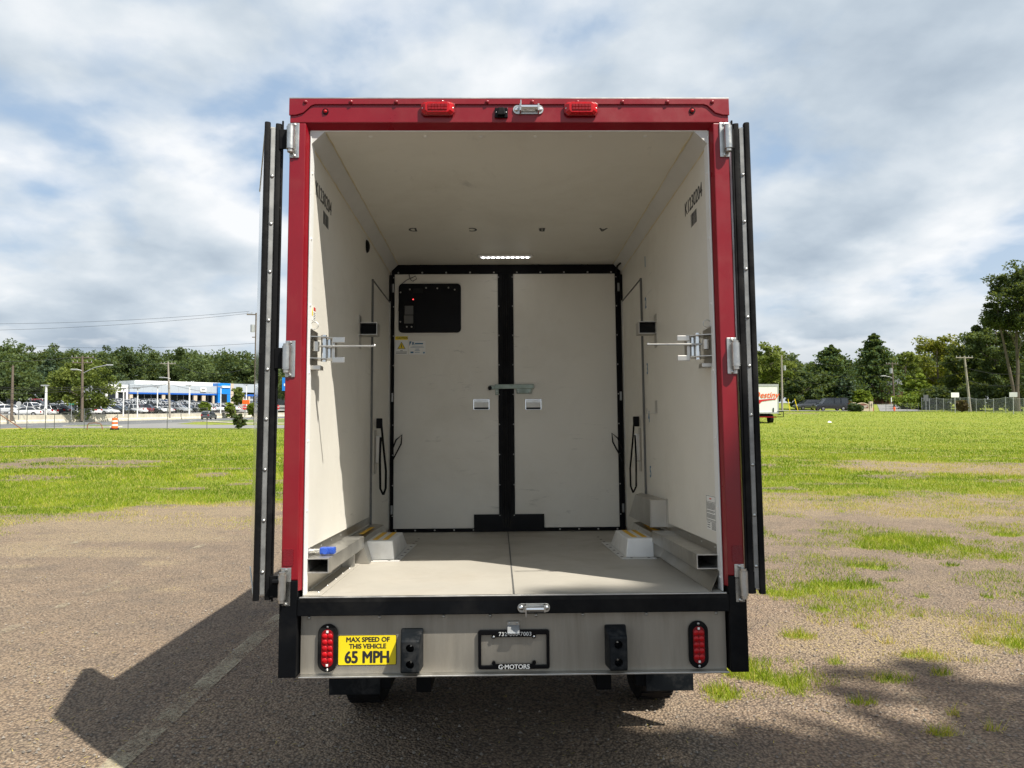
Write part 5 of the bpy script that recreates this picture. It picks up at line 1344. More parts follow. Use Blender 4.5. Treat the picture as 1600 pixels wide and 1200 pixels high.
# ------------------------------------------------------------------ vehicles
PAINT = {}
def paint(c):
    if c not in PAINT:
        rgb = {'white': (.72, .73, .74), 'silver': (.42, .44, .46), 'black': (.012, .013, .016), 'dark grey': (.055, .06, .07), 'red': (.45, .02, .025), 'blue': (.03, .10, .32), 'dark red': (.10, .012, .02), 'beige': (.45, .40, .31)}[c]
        PAINT[c] = mat('car_paint_' + c.replace(' ', '_'), rgb, .22, var=.04, coat=.7)
    return PAINT[c]
SHAPES = {   # length, half width, belt z, roof z, profile of lower body (y,z top), greenhouse (y,z)
    'sedan': (4.7, .90, .92, 1.44, [(-2.35, .62), (-2.3, .86), (-1.75, .98), (-1.55, 1.0), (1.0, .96), (2.05, .80), (2.33, .62)], [(-1.75, .97), (-1.15, 1.40), (-.3, 1.46), (.35, 1.40), (1.15, .95)]),
    'suv': (4.7, .94, 1.05, 1.72, [(-2.35, .7), (-2.33, 1.05), (-2.2, 1.1), (1.05, 1.08), (2.1, .98), (2.35, .72)], [(-2.25, 1.08), (-1.95, 1.62), (-1.2, 1.72), (.1, 1.70), (.45, 1.62), (1.2, 1.06)]),
    'van': (5.6, .99, 1.15, 2.05, [(-2.8, .7), (-2.78, 1.15), (-2.7, 1.18), (1.5, 1.16), (2.45, 1.02), (2.78, .75)], [(-2.74, 1.16), (-2.62, 2.0), (-2.3, 2.07), (.7, 2.05), (1.0, 1.96), (1.75, 1.14)]),
    'pickup': (5.5, .98, 1.08, 1.85, [(-2.75, .7), (-2.73, 1.12), (-2.6, 1.14), (1.2, 1.12), (2.5, 1.06), (2.75, .75)], [(-.75, 1.12), (-.6, 1.78), (-.2, 1.86), (.5, 1.84), (.75, 1.74), (1.35, 1.1)]),
}
def half_w(y, L_, hw): return hw*(1 - .16*max(0, (abs(y)/(L_/2) - .72)/.28)**2)
MESHC = {}
def car_meshes(kind):
    if kind in MESHC: return MESHC[kind]
    L_, hw, zb, zr_, low, green = SHAPES[kind]
    st = np.linspace(-L_/2, L_/2, 17); yl = [p[0] for p in low]; zl = [p[1] for p in low]
    mb = MB(); rings = []
    for y in st:
        zt = float(np.interp(y, yl, zl)); w_ = half_w(y, L_, hw); b_ = .30 + (.10 if abs(y) > L_*.45 else 0)
        rings.append([(-w_*.90, y, b_), (-w_, y, b_+.14), (-w_, y, b_+(zt-b_)*.66), (-w_*.95, y, zt-.04), (-w_*.82, y, zt), (w_*.82, y, zt), (w_*.95, y, zt-.04), (w_, y, b_+(zt-b_)*.66), (w_, y, b_+.14), (w_*.90, y, b_)])
    n = 10; vs = [p for r_ in rings for p in r_]
    fs = [(i*n+j, i*n+(j+1) % n, (i+1)*n+(j+1) % n, (i+1)*n+j) for i in range(len(st)-1) for j in range(n)] + [list(range(n)), list(range((len(st)-1)*n, len(st)*n))]
    body = mb.add(vs, fs).mesh('car_body', None, smooth=True)
    def hwz(y, z): f = (z-zb)/(zr_-zb); return half_w(y, L_, hw)*(.90 - .17*max(0, f))
    k = len(green); vs = [(-hwz(*p), p[0], p[1]) for p in green] + [(hwz(*p), p[0], p[1]) for p in green]
    glass = MB().add(vs, [list(range(k)), list(range(k, 2*k))] + [(i, i+1, k+i+1, k+i) for i in range(k-1)]).mesh('car_glass', M['glass'])
    rf = MB(); top = [p for p in green if p[1] > zr_-.13]
    y0, y1 = top[0][0], top[-1][0]
    tv = []
    for p in top: tv += [(-hwz(*p)-.012, p[0], p[1]+.012), (hwz(*p)+.012, p[0], p[1]+.012)]
    m_ = len(top)
    for i in range(m_-1):
        a, b_, c, d_ = tv[2*i], tv[2*i+1], tv[2*i+3], tv[2*i+2]
        rf.add([a, b_, c, d_] + [(q[0], q[1], q[2]-.05) for q in (a, b_, c, d_)], [(0, 1, 2, 3), (0, 4, 5, 1), (1, 5, 6, 2), (2, 6, 7, 3), (3, 7, 4, 0)])
    for s in (-1, 1):       # pillars
        for a, b_ in ((green[0], top[0]), (green[-1], top[-1])):
            rf.tube([(s*(hwz(*a)+.005), a[0], a[1]), (s*(hwz(*b_)+.005), b_[0], b_[1])], .04, 5)
        for f in ((.5,) if kind in ('sedan', 'pickup') else (.30, .62)):
            y = y0 + (y1-y0)*f + .1; rf.tube([(s*(hwz(y, zb)+.004), y, zb+.02), (s*(hwz(y, zr_-.03)+.004), y-.03, zr_-.03)], .045, 5)
    rf = rf.mesh('car_roof', None)
    whl = MB().cyl((-.11, 0, 0), (.11, 0, 0), .34, n=16).mesh('car_wheel', M['tyre'])
    rim_ = MB().cyl((-.115, 0, 0), (.115, 0, 0), .20, n=10).mesh('car_rim', M['rim'])
    hls = []; tls = []
    for s in (-1, 1):
        hl = MB(); tl = MB()
        wf = half_w(L_/2*.97, L_, hw); z_ = float(np.interp(L_/2*.95, yl, zl))-.10
        hl.box(s*wf*.55 if s > 0 else -wf*.93, s*wf*.93 if s > 0 else -wf*.55, L_/2*.955, L_/2*.998, z_-.12, z_+.02)
        z2 = float(np.interp(-L_/2*.97, yl, zl))-.05; wr = half_w(-L_/2*.97, L_, hw)
        tl.box(wr*.62 if s > 0 else -wr*.97, wr*.97 if s > 0 else -wr*.62, -L_/2*1.003, -L_/2*.955, z2-.24, z2)
        hls.append(hl.mesh('headlight', M['headl'])); tls.append(tl.mesh('taillight', M['redlens']))
    MESHC[kind] = (body, glass, rf, whl, rim_, hls, tls, L_, hw)
    return MESHC[kind]
def car(name, kind, colour, pos, yaw, label, group=None, wheels=True, cat='car'):
    body, glass, rf, whl, rim_, hl, tl, L_, hw = car_meshes(kind)
    root = empty(name, pos, yaw, label, cat, group)
    key = (kind, colour)
    if key not in MESHC:
        b2 = body.copy(); b2.materials.append(paint(colour)); r2 = rf.copy(); r2.materials.append(paint(colour)); MESHC[key] = (b2, r2)
    b2, r2 = MESHC[key]
    link('body', b2, root); link('windows', glass, root); link('roof', r2, root)
    if wheels:
        for q in hl: link('headlight', q, root)
        for q in tl: link('taillight', q, root)
        for s in (-1, 1):
            for f in (-.30, .31):
                w_ = link('wheel', whl, root); w_.location = (s*(hw-.10), f*L_, .34); link('rim', rim_, w_)
    return root
# road traffic and parked vehicles one can tell apart
car('road_car', 'suv', 'dark grey', (-61.7, 150, .02), math.radians(3), 'dark grey car driving away on the road past the concrete barrier')
p = on_ground(1297, 119.5); vn = car('van', 'van', 'black', (p.x, p.y, p.z+.06), math.radians(96), 'black passenger van parked under the trees on the right', cat='van')
p = on_ground(1262, 124); car('parked_car', 'suv', 'dark grey', (p.x, p.y, p.z+.06), math.radians(100), 'dark car half hidden behind the front of the black van')
p = on_ground(1369, 168); car('white_car', 'sedan', 'white', (p.x, p.y, p.z+.06), math.radians(60), 'white car on the rising road beyond the monument sign')
# rows of cars for sale
rc = random.Random(17)
def ORD(n):
    one = ['', 'first', 'second', 'third', 'fourth', 'fifth', 'sixth', 'seventh', 'eighth', 'ninth', 'tenth', 'eleventh', 'twelfth', 'thirteenth', 'fourteenth', 'fifteenth', 'sixteenth', 'seventeenth', 'eighteenth', 'nineteenth']
    if n < 20: return one[n]
    return {20: 'twentieth', 30: 'thirtieth', 40: 'fortieth'}[n] if n % 10 == 0 else {2: 'twenty', 3: 'thirty', 4: 'forty'}[n//10] + '-' + one[n % 10]
ROWS = [(-73.6, 'front', 3.0, 112, 196), (-79.6, 'second', 3.0, 116, 205), (-90.5, 'third', 3.1, 128, 222), (-97, 'fourth', 3.1, 140, 235), (-108, 'fifth', 3.2, 158, 232)]
COL = ['white']*13 + ['silver']*4 + ['black']*2 + ['dark grey']*2 + ['blue', 'dark red']
for xr_, nm, sp_, ya, yb_ in ROWS:
    y = ya; cnt = 0
    while y < yb_:
        px = 800 + xr_/y*1150
        if rc.random() < .93 and not (nm in ('fifth',) and px < 175):
            cnt += 1; c_ = rc.choice(COL); k_ = rc.choice(['suv', 'suv', 'sedan', 'pickup'])
            z = float(lot_z(np.float64(xr_), np.float64(y)))+.02
            car('lot_' + {'suv': 'car', 'sedan': 'car', 'pickup': 'pickup'}[k_], k_, c_, (xr_ + rc.uniform(-.3, .3), y, z), math.radians(-90 + rc.choice((0, 0, 180)) + rc.uniform(-9, 9)),
                f'{c_} {"pickup" if k_ == "pickup" else "sedan" if k_ == "sedan" else "crossover car"}, {ORD(cnt)} from the left in the {nm} row of the dealership lot', f'cars in the {nm} row of the dealership lot', wheels=(nm in ('front', 'second')))
        y += sp_*(1 + rc.uniform(-.03, .06))
for i, (px, d, c_, k_, lb) in enumerate(((52, 150, 'red', 'suv', 'bright red car parked under the trees at the left of the lot'), (82, 152, 'black', 'suv', 'black car parked right of the bright red car'), (36, 143, 'silver', 'sedan', 'silver car parked left of the bright red car'), (67, 147, 'beige', 'sedan', 'beige car in front of the bright red car'))):
    x = (px-800)/1150*d; car('lot_car', k_, c_, (x, d, float(lot_z(np.float64(x), np.float64(d)))+1.0*0+.02), math.radians(60+20*i), lb)

# white box truck parked on the field, rear towards us
p = on_ground(1195, 68)
bt = empty('parked_box_truck', p, math.radians(-2), 'white box truck with red script lettering parked on the field', 'truck')
MB().box(-1.25, 1.25, 0, 6.5, 1.02, 3.62).build('cargo_box', M['wpaint'], bt, bevel=.03)
MB().box(-1.27, 1.27, -.02, .05, 3.42, 3.64).build('roof_rail', M['galv'], bt)
for s in (-1, 1): MB().box(*sorted((s*1.262, s*1.19)), -.025, .03, 1.0, 3.42).build('corner_post', M['galv'], bt)
MB().box(-1.25, 1.25, -.10, .0, .92, 1.04).build('rear_sill', M['galv'], bt)
MB().box(-1.0, 1.0, -.16, -.06, .55, .66).build('bumper_bar', M['redlens2'], bt)
MB().box(-.55, .55, .1, 6.3, .62, .92).build('chassis', M['black'], bt)
for s in (-1, 1):
    for y_ in (1.6, 6.9): MB().cyl((s*.78, y_, .44), (s*1.16, y_, .44), .44, n=18).build('wheel', M['tyre'], bt)
MB().box(-1.1, 1.1, 6.55, 8.1, .7, 2.5).build('cab', M['wpaint'], bt, bevel=.12, seg=3)
lf = MB().tube([(1.15, -.25, .85), (1.15, -.85, .85)], .05, 4).tube([(1.55, -.4, .62), (1.55, -.4, 1.1), (1.0, -.3, 1.1)], .04, 4).tube([(1.55, -.4, .62), (1.0, -.3, .62)], .04, 4).build('lift_gate', M['black'], bt)
MB().box(.72, .80, -.06, -.02, 1.0, 1.45).build('gate_post', M['black'], bt)
tx = text('Destiny', .78, M['orange'], 'lettering', bt, frame((.12, -.03, 2.62), (1, 0, 0), (0, 0, 1), (0, -1, 0)), bold=.012, shear=.25, sx=.92)
MB().prism([(-.75, 2.18), (.85, 2.30), (.95, 2.36), (.9, 2.22), (-.25, 2.06), (-.55, 1.78), (-.95, 2.05)], 'y', -.032, -.026).build('swoosh', M['stopred'], bt)

# ------------------------------------------------------------------ dealership
A = Vector((-141.5, 255, 0)); Bp = Vector((-105.0, 300, 0)); dirv = (Bp-A).normalized(); nb = Vector((-dirv.y, dirv.x, 0))
ZBASE = 4.2
dl_ = empty('dealership_building', (A.x, A.y, ZBASE), math.atan2(dirv.y, dirv.x), 'low white and grey car dealership with a bright blue entrance portal', 'building')
def S(px):      # distance along the front for a picture column
    u_ = (px-800)/1150.; den = dirv.x - u_*dirv.y; return (u_*A.y - A.x)/den
def Zp(py, px): s_ = S(px); d = A.y + dirv.y*s_; return at(px, py, d).z - ZBASE
def bpart(nm, m, s0, s1, y0, y1, z0, z1, par=None, bev=0): return MB().box(s0, s1, y0, y1, z0, z1).build(nm, m, par or dl_, bevel=bev)
s0, s1, s2, s3, s4, s5, s6 = S(165), S(200), S(290), S(336), S(355.5), S(361), S(398)
zt1 = Zp(601, 185); zst = Zp(613.5, 240); zst0 = Zp(616, 240); zlow = -.6
bpart('service_wing', M['wpaint'], s0, s1, 0, 22, zst0+.6, zt1)
for a, b_ in ((S(165), S(168)), (S(181), S(184.5)), (S(197), S(200))): bpart('pier', M['wpaint'], a, b_, -.02, .8, zlow, zst0+.6)
for a, b_ in ((S(168), S(181)), (S(184.5), S(197))): bpart('bay_door', M['glass'], a, b_, .5, .6, zlow, zst0+.6)
bpart('rear_block', M['bgrey'], s0+.5, s6, 1.2, 30, zlow, zst-.05)
bpart('fascia', M['bgrey'], s1+.01, s3+1, -1.2, 8, zst, Zp(601, 240))
n_ = int((s3-s1)//3.2)
for i in range(n_): bpart('cladding_joint', M['galv'], s1+1.6+i*3.2, s1+1.64+i*3.2, -1.225, -1.2, zst, Zp(601, 240))
bpart('blue_band', M['bblue2'], s1+.02, s3, -1.3, .5, zst0, zst-.01)
bpart('upper_roof', M['wpaint'], S(218), S(352), 4, 26, Zp(602, 240)-.2, Zp(594, 230))
for a, b_ in ((S(200.5), S(205.5)), (S(251), S(256)), (S(300.5), S(306)), (S(313.5), S(319)), (S(330), S(333))): bpart('stone_pillar', M['beige'], a, b_, -1.1, -.2, zlow, zst0-.01, bev=.05)
a = S(206)
while a < s3-1.5:
    pn = bpart('window_pane', M['glass'], a, a+2.3, .9, 1.0, zlow, zst0-.02); bpart('mullion', M['galv'], a+2.3, a+2.42, .85, 1.05, zlow, zst0-.02, pn); a += 2.42
pt = bpart('entrance_portal', M['bblue'], s3, s4, -2.2, 2, zlow, Zp(599, 345), bev=.1)
bpart('portal_doorway', M['glass'], S(341), S(350), -2.26, -2.1, zlow, Zp(616, 345), pt)
bpart('portal_sign', M['paper'], S(341), S(354), -2.5, -2.21, Zp(606, 345), Zp(603, 345), pt)
bpart('stone_pylon', M['beige'], s4+.02, s5, -1.8, 2, zlow, Zp(599.5, 358))
bpart('right_wing', M['bgrey'], s5+.02, s6, -.5, 12, Zp(613, 375), Zp(600, 375))
bpart('right_band', M['bblue2'], s5+.02, s6, -1.0, -.51, Zp(619, 375), Zp(616, 375))
for px in (366, 376, 386): bpart('stone_pillar', M['beige'], S(px), S(px+3), -.9, -.2, zlow, Zp(619, 375))
sgn = bpart('name_sign', M['paper'], S(310), S(319), -1.5, -1.31, Zp(612.5, 315), Zp(606, 315))
bpart('sign_script', M['ink'], S(311.5), S(317.5), -1.53, -1.51, Zp(610, 315), Zp(608.4, 315), sgn)
for px in (244, 303, 311, 314): 
    MB().cyl((S(px), 6, Zp(600, 300)), (S(px), 6, Zp(595, px)), .25, n=8).build('roof_vent', M['galv'], dl_)
p = at(398, 625, 330)
rb_ = empty('side_building', (p.x, p.y, ZBASE), 0, 'small pale building with a blue band right of the dealership', 'building')
MB().box(-6, 14, 0, 12, -.5, 8.6).build('wall', M['bgrey'], rb_); MB().box(-6.2, 14.2, -.3, 0, 4.2, 5.2).build('blue_band', M['bblue2'], rb_)
for i in range(4): MB().box(-5+i*4, -4+i*4, -.3, -.02, -.5, 4.1).build('pillar', M['beige'], rb_)
p = at(451, 598, 200)
ps = empty('pole_sign', (p.x, p.y, float(gh(p.x, p.y))), 0, 'blue pole sign seen between the left door and the red post', 'sign')
MB().box(-1.7, 1.7, -.2, .2, p.z-2.2, p.z+1.4).build('sign_panel', M['bblue'], ps); MB().cyl((0, 0, 0), (0, 0, p.z-2), .18, n=10).build('pole', M['galv'], ps)
MB().box(-1.2, 1.2, -.23, -.205, p.z-.9, p.z-.2).build('sign_script', M['paper'], ps)
# brick house behind the trees on the right
p = on_ground(1383, 157)
bh = empty('brick_building', p, math.radians(4), 'dark red brick building glimpsed between the pines', 'building')
MB().box(-3, 4, 0, 6, -.5, 4.0).build('wall', M['brick'], bh); MB().prism([(-.5, 4.0), (6.5, 4.0), (3, 6.0)], 'x', -3.4, 4.4).build('roof', M['signdark'], bh)
for i in range(3):
    wv = MB().box(-2.4+i*2.2, -1.3+i*2.2, -.04, .0, 1.9, 3.2).build('window', M['wpaint'], bh); MB().box(-2.32+i*2.2, -1.38+i*2.2, -.06, -.041, 2.0, 3.1).build('pane', M['glass'], wv)

# ------------------------------------------------------------------ concrete road barrier: one thing made of sections
jb = empty('road_barrier', (ROADX-.3, 100, 0), 0, 'long pale concrete barrier along the far side of the road', 'barrier')
prof = [(-.34, 0), (.34, 0), (.30, .30), (.13, .52), (.10, 1.22), (-.10, 1.22), (-.13, .52), (-.30, .30)]
y = -60.0
bar_me = MB().prism(prof, 'y', .02, 5.98).mesh('barrier_section', M['conc'])
while y < 240:
    o = link('barrier_section', bar_me, jb); o.location = (0, y, 0); y += 6
MB().box(-1.2, .05, -60, 240, -.3, .55).build('retaining_kerb', M['conc'], jb).location = (-.42, 0, 0)
# ------------------------------------------------------------------ fences
def fence(name, label, pts, heights, post_r, mesh_alpha, m_post, rail=True):
    root = empty(name, pts[0], 0, label, 'fence')
    o0 = Vector(pts[0])
    for p, h_ in zip(pts, heights):
        q = Vector(p)-o0; MB().cyl(q + Vector((0, 0, -.2)), q + Vector((0, 0, h_)), post_r, n=8).build('post', m_post, root)
    mb = MB(); tw = MB()
    for i in range(len(pts)-1):
        a = Vector(pts[i])-o0; b_ = Vector(pts[i+1])-o0; ha, hb_ = heights[i]-.08, heights[i+1]-.08
        mb.quad(a+Vector((0, .03, .02)), b_+Vector((0, .03, .02)), b_+Vector((0, .03, hb_)), a+Vector((0, .03, ha)))
        if rail: tw.tube([a+Vector((0, .02, ha)), (a+b_)/2+Vector((0, .02, (ha+hb_)/2-.06)), b_+Vector((0, .02, hb_))], .018, 5)
    mb.build('wire_mesh', mesh_alpha, root)
    if rail: tw.build('top_wire', m_post, root)
    return root
def meshmat(name, dens):
    m = bpy.data.materials.new(name); m.use_nodes = True; t = m.node_tree; b = t.nodes['Principled BSDF']
    tcn = N(t, 'ShaderNodeTexCoord'); sp_ = N(t, 'ShaderNodeSeparateXYZ'); LK(t, tcn.outputs['Object'], sp_.inputs[0])
    u1 = MATH(t, 'FRACT', MATH(t, 'MULTIPLY', MATH(t, 'ADD', sp_.outputs[0], sp_.outputs[2]), 13)); u2 = MATH(t, 'FRACT', MATH(t, 'MULTIPLY', MATH(t, 'SUBTRACT', sp_.outputs[0], sp_.outputs[2]), 13))
    al = MATH(t, 'MAXIMUM', MATH(t, 'LESS_THAN', u1, dens), MATH(t, 'LESS_THAN', u2, dens))
    LK(t, al, b.inputs['Alpha']); b.inputs['Base Color'].default_value = (.42, .44, .43, 1); b.inputs['Metallic'].default_value = .4; b.inputs['Roughness'].default_value = .5
    LK(t, MIX(t, NOISE(t, tcn.outputs['Object'], 3), (.34, .36, .35), (.5, .52, .5)), b.inputs['Base Color'])
    return m
fm1 = meshmat('chain_link_dense', .13); fm2 = meshmat('chain_link_thin', .018)
pts = []; hs = []
for px, d in ((1440, 112), (1452, 110), (1463, 108.5), (1474, 107), (1486, 105), (1500, 103), (1513, 101), (1525, 100), (1539, 98.5), (1552, 97), (1571, 95.5), (1600, 93), (1640, 90)):
    p = on_ground(px, d); pts.append(tuple(p)); hs.append(2.0 + rc.uniform(-.15, .2))
fence('chain_link_fence', 'sagging galvanised chain-link fence along the right edge of the field', pts, hs, .035, fm1, M['galv'])
pts = []; hs = []
for px, d in ((1365, 111), (1384, 111.5), (1417, 112), (1435, 112.2)):
    p = on_ground(px, d); pts.append(tuple(p)); hs.append(1.35)
fence('low_fence', 'low thin dark fence in front of the rising road', pts, hs, .03, fm2, M['signdark'], rail=False)
pts = []; hs = []
for px, h_ in ((-40, 2.0), (1, 2.1), (43, 2.1), (72, 2.1), (86, 1.6), (132.5, 2.1), (201, 2.2), (262, 2.2), (324, 2.2)):
    p = on_ground(px, 73.5); pts.append(tuple(p)); hs.append(h_)
lfz = fence('chain_link_fence', 'thin chain-link fence posts along the road edge of the left field', pts, hs, .035, fm2, M['signdark'])
o0 = Vector(pts[0]); a = on_ground(0, 73.3)-o0; b_ = on_ground(36, 72.8)-o0
MB().tube([a+Vector((0, 0, 1.5)), b_+Vector((0, 0, .02))], .05, 6).build('brace', M['rust'], lfz)
# ------------------------------------------------------------------ poles, lamps and wires
def upole(name, label, x, y, z, h, m, r=.15, lean=(0, 0), arm=None, group=None):
    root = empty(name, (x, y, z), 0, label, 'pole', group)
    MB().tube([(0, 0, -.3), (lean[0]*h*.5, lean[1]*h*.5, h*.5), (lean[0]*h, lean[1]*h, h)], [r*1.15, r, r*.75], 9).build('pole_shaft', m, root, smooth=True)
    tip = Vector((lean[0]*h, lean[1]*h, h))
    if arm:
        for dz, ln in arm:
            MB().box(tip.x-ln/2, tip.x+ln/2, tip.y-.06, tip.y+.06, h-dz-.06, h-dz+.06).build('crossarm', m, root)
            ins = MB()
            for k in (-.46, -.25, .25, .46): ins.cyl((tip.x+ln*k, tip.y, h-dz+.06), (tip.x+ln*k, tip.y, h-dz+.28), .045, n=6)
            ins.build('insulators', M['galv'], root, kind='stuff')
    return root, Vector((x, y, z)) + tip
def lamp_arm(root, z, dx, dz, ln=None):
    MB().tube([(0, 0, z), (dx*.5, -.2, z+dz*.7), (dx, -.3, z+dz)], .06, 6).build('lamp_arm', M['galv'], root, smooth=True)
    s_ = 1 if dx > 0 else -1
    MB().box(*sorted((dx, dx+s_*.9)), -.48, -.12, z+dz-.08, z+dz+.12).build('lamp_head', M['galv'], root, bevel=.06)
def sw_(px, d): x = (px-800)/1150*d; return x, d
LP = {}
for nm, px, d, top, mm, ln, arms, lb in (('wooden_pole', 19, 100, 571, 'wood', (0, 0), None, 'plain brown wooden pole at the left edge behind the barrier'),
        ('utility_pole', 129, 103, 556, 'wood', (-.015, 0), ((.25, 3.2), (.95, 2.8)), 'dark wooden utility pole with crossarms and a long street-lamp arm'),
        ('utility_pole', 266, 128, 565, 'woodg', (-.05, 0), ((.35, 2.6),), 'pale leaning utility pole in front of the dealership')):
    x = (px-800)/1150*d; z = float(lot_z(np.float64(x), np.float64(d))); h_ = height_to(top, d, z)
    LP[px], tip = upole(nm, lb, x, d, z, h_, M[mm], .17, ln, arms); LP[(px, 't')] = tip
lamp_arm(LP[129], height_to(583, 103, LP[129].location.z), 3.4, 1.1); lamp_arm(LP[129], height_to(580, 103, LP[129].location.z), -.6, .2)
lamp_arm(LP[266], height_to(592, 128, LP[266].location.z), -.9, .2)
x, y = sw_(399, 92); h_ = height_to(489, 92, 0)
LP[397], t397 = upole('utility_pole', 'utility pole with transformer half hidden behind the open left door', x, y, 0, h_, M['wood'], .16, (0, 0), ((.2, 2.4),))
LP[(397, 't')] = t397
MB().cyl((-.42, -.1, h_-2.4), (-.42, -.1, h_-1.5), .26, n=12).build('transformer', M['galv'], LP[397]); MB().box(-.5, .05, -.06, .06, h_-3.1, h_-3.0).build('bracket', M['wood'], LP[397])
for px, d, top, lb, w_ in ((72, 112, 602, 'stout white lamp post behind the barrier left of the leafy tree', .16), (193, 128, 607, 'slim white lot lamp post at the left end of the dealership', .10), (215, 118, 606, 'white lot lamp post in front of the showroom glass, left of the leaning pole', .09),
        (246, 150, 604, 'white lot lamp post just left of the pale leaning pole', .10), (296, 152, 602, 'thick white lot lamp post before the name sign', .15), (345, 160, 604, 'white post standing in front of the blue portal', .10), (385, 190, 601, 'white lot lamp post near the orange road sign', .12)):
    x = (px-800)/1150*d; z = float(lot_z(np.float64(x), np.float64(d))); h_ = height_to(top, d, z)
    r_o = empty('lamp_post', (x, d, z), 0, lb, 'lamp post')
    MB().cyl((0, 0, 0), (0, 0, h_), w_*1.2, w_, n=8).build('post', M['wpaint'], r_o); MB().box(-.75, .35, -.2, .2, h_-.14, h_+.06).build('lamp_head', M['galv'], r_o, bevel=.04)
# right-hand poles
for px, d, top, mm, ln, arms, lb in ((1222, 122, 555, 'woodg', (0, 0), None, 'tall grey utility pole beside the white box truck'), (1397, 132, 566, 'wood', (-.03, 0), ((.3, 2.2),), 'utility pole with transformer and street lamp beside the rising road'),
        (1516, 104, 556, 'woodg', (-.09, 0), ((.25, 2.4),), 'leaning utility pole behind the chain-link fence')):
    p = on_ground(px, d); h_ = height_to(top, d, p.z)
    LP[px], LP[(px, 't')] = upole('utility_pole', lb, p.x, p.y, p.z, h_, M[mm], .15, ln, arms)
r_o = LP[1397]; hh = (LP[(1397, 't')]-r_o.location).z
MB().cyl((-.5, -.1, hh-2.0), (-.5, -.1, hh-1.1), .25, n=12).build('transformer', M['galv'], r_o); lamp_arm(r_o, hh-3.0, -1.6, .5)
MB().cyl((.45, -.1, height_to(590, 122, LP[1222].location.z)-5), (.45, -.1, height_to(590, 122, LP[1222].location.z)-4.2), .2, n=10).build('meter_can', M['galv'], LP[1222]).location = (0, 0, 6.2)
def wire(label, a, b_, sag, r=.022, n=14):
    a, b_ = Vector(a), Vector(b_); mid_ = (a+b_)/2
    root = MB().tube([a.lerp(b_, i/(n-1.)) - mid_ - Vector((0, 0, sag*4*(i/(n-1.))*(1-i/(n-1.)))) for i in range(n)], r, 4).build('overhead_wire', M['wire'])
    root.location = mid_
    tag(root, label, 'wire', 'overhead wires'); return root
tl = LP[(397, 't')]
wire('highest overhead wire running left from the half-hidden transformer pole', tl+Vector((-.9, 0, .2)), at(-120, 505, 98), .6, .02)
wire('second overhead wire running left from the half-hidden transformer pole', tl+Vector((-.4, 0, .0)), at(-120, 517, 97), .6, .02)
wire('lower overhead wire dropping left from the transformer pole towards the wood', tl+Vector((0, 0, -3.8)), at(55, 541, 100), .4, .02)
t1 = LP[(129, 't')]; t2 = LP[(266, 't')]
wire('wire from the crossarm pole towards the left edge', t1+Vector((-1.4, 0, -.2)), at(-90, 560, 96), .5, .03)
wire('upper wire slung between the crossarm pole and the pale leaning pole', t1+Vector((1.4, 0, -.2)), t2+Vector((-1.0, 0, -.2)), .7, .03)
wire('wire from the pale leaning pole up to the transformer pole', t2+Vector((1.0, 0, -.3)), tl+Vector((-.1, 0, -6.6)), 1.4, .03)
for k, (ya, yb_, yc) in enumerate(((600, 604, 602), (603, 607, 604), (612, 609, 605))):
    nm = ('upper', 'middle', 'lower')[k]
    wire(f'{nm} of three low cables passing in front of the left tree', at(-60, ya, 97), at(129, yb_, 102), .35, .035)
    wire(f'{nm} of three low cables between the crossarm pole and the leaning pole', at(129, yb_, 102), at(264, yc-5, 127), .3, .035)
wire('low cable from the leaning pole across the dealership front', at(264, 600, 127), at(420, 612, 175), 1.2, .035)
ta, tb, tc_ = LP[(1222, 't')], LP[(1397, 't')], LP[(1516, 't')]
for k in range(3):
    nm = ('top', 'middle', 'bottom')[k]
    wire(f'{nm} wire between the grey pole by the box truck and the transformer pole', ta+Vector((0, 0, -.5-1.6*k)), tb+Vector((0, 0, -.3-1.9*k)), .8, .022)
    wire(f'{nm} wire from the transformer pole to the leaning pole', tb+Vector((0, 0, -.3-1.9*k)), tc_+Vector((0, 0, -.3-1.9*k)), .9, .022)
wire('upper thick cable sagging right from the leaning pole', tc_+Vector((0, 0, -1.6)), at(1680, 560, 96), 1.5, .035)
wire('lower thick cable sagging right from the leaning pole', tc_+Vector((.2, 0, -3.4)), at(1680, 570, 96), 1.7, .04)
# ------------------------------------------------------------------ signs and road furniture
def post_sign(name, label, px, d, py0, py1, w_, m, top, mp=M['galv'], shape='r'):
    p = on_ground(px, d); root = empty(name, p, 0, label, 'sign'); z1 = height_to(py0, d, p.z); z0 = height_to(py1, d, p.z)
    MB().box(-.03, .03, -.03, .03, -.2, z1).build('post', mp, root)
    if shape == 'r': MB().box(-w_/2, w_/2, -.06, -.031, z0, z1).build('sign_panel', m, root, bevel=.01)
    else:
        k = 8 if shape == 'o' else 18; zc = (z0+z1)/2; rr = (z1-z0)/2
        MB().prism([(rr*math.cos(2*math.pi*(i+.5)/k), zc+rr*math.sin(2*math.pi*(i+.5)/k)) for i in range(k)], 'y', -.06, -.031).build('sign_panel', m, root)
    return root, z0, z1
post_sign('field_sign', 'blank white rectangular sign on a post near the brown shrub', 1492, 97, 613.5, 621, 1.05, M['paper'], 0)
post_sign('field_sign', 'grey blank rectangular sign near the right edge', 1583, 91, 613, 620.5, 1.0, M['signback'], 0)
post_sign('road_sign', 'dark square sign back standing at the end of the low fence', 1446.5, 111, 617, 627, .75, M['signdark'], 0)
post_sign('white_post', 'thin white marker post beside the rising road', 1392.5, 112, 621, 628, .12, M['paper'], 0)
r_o, z0, z1 = post_sign('stop_sign', 'red stop sign by the side street under the orange sign', 382.5, 98, 633, 640.5, .6, M['stopred'], 0, shape='o')
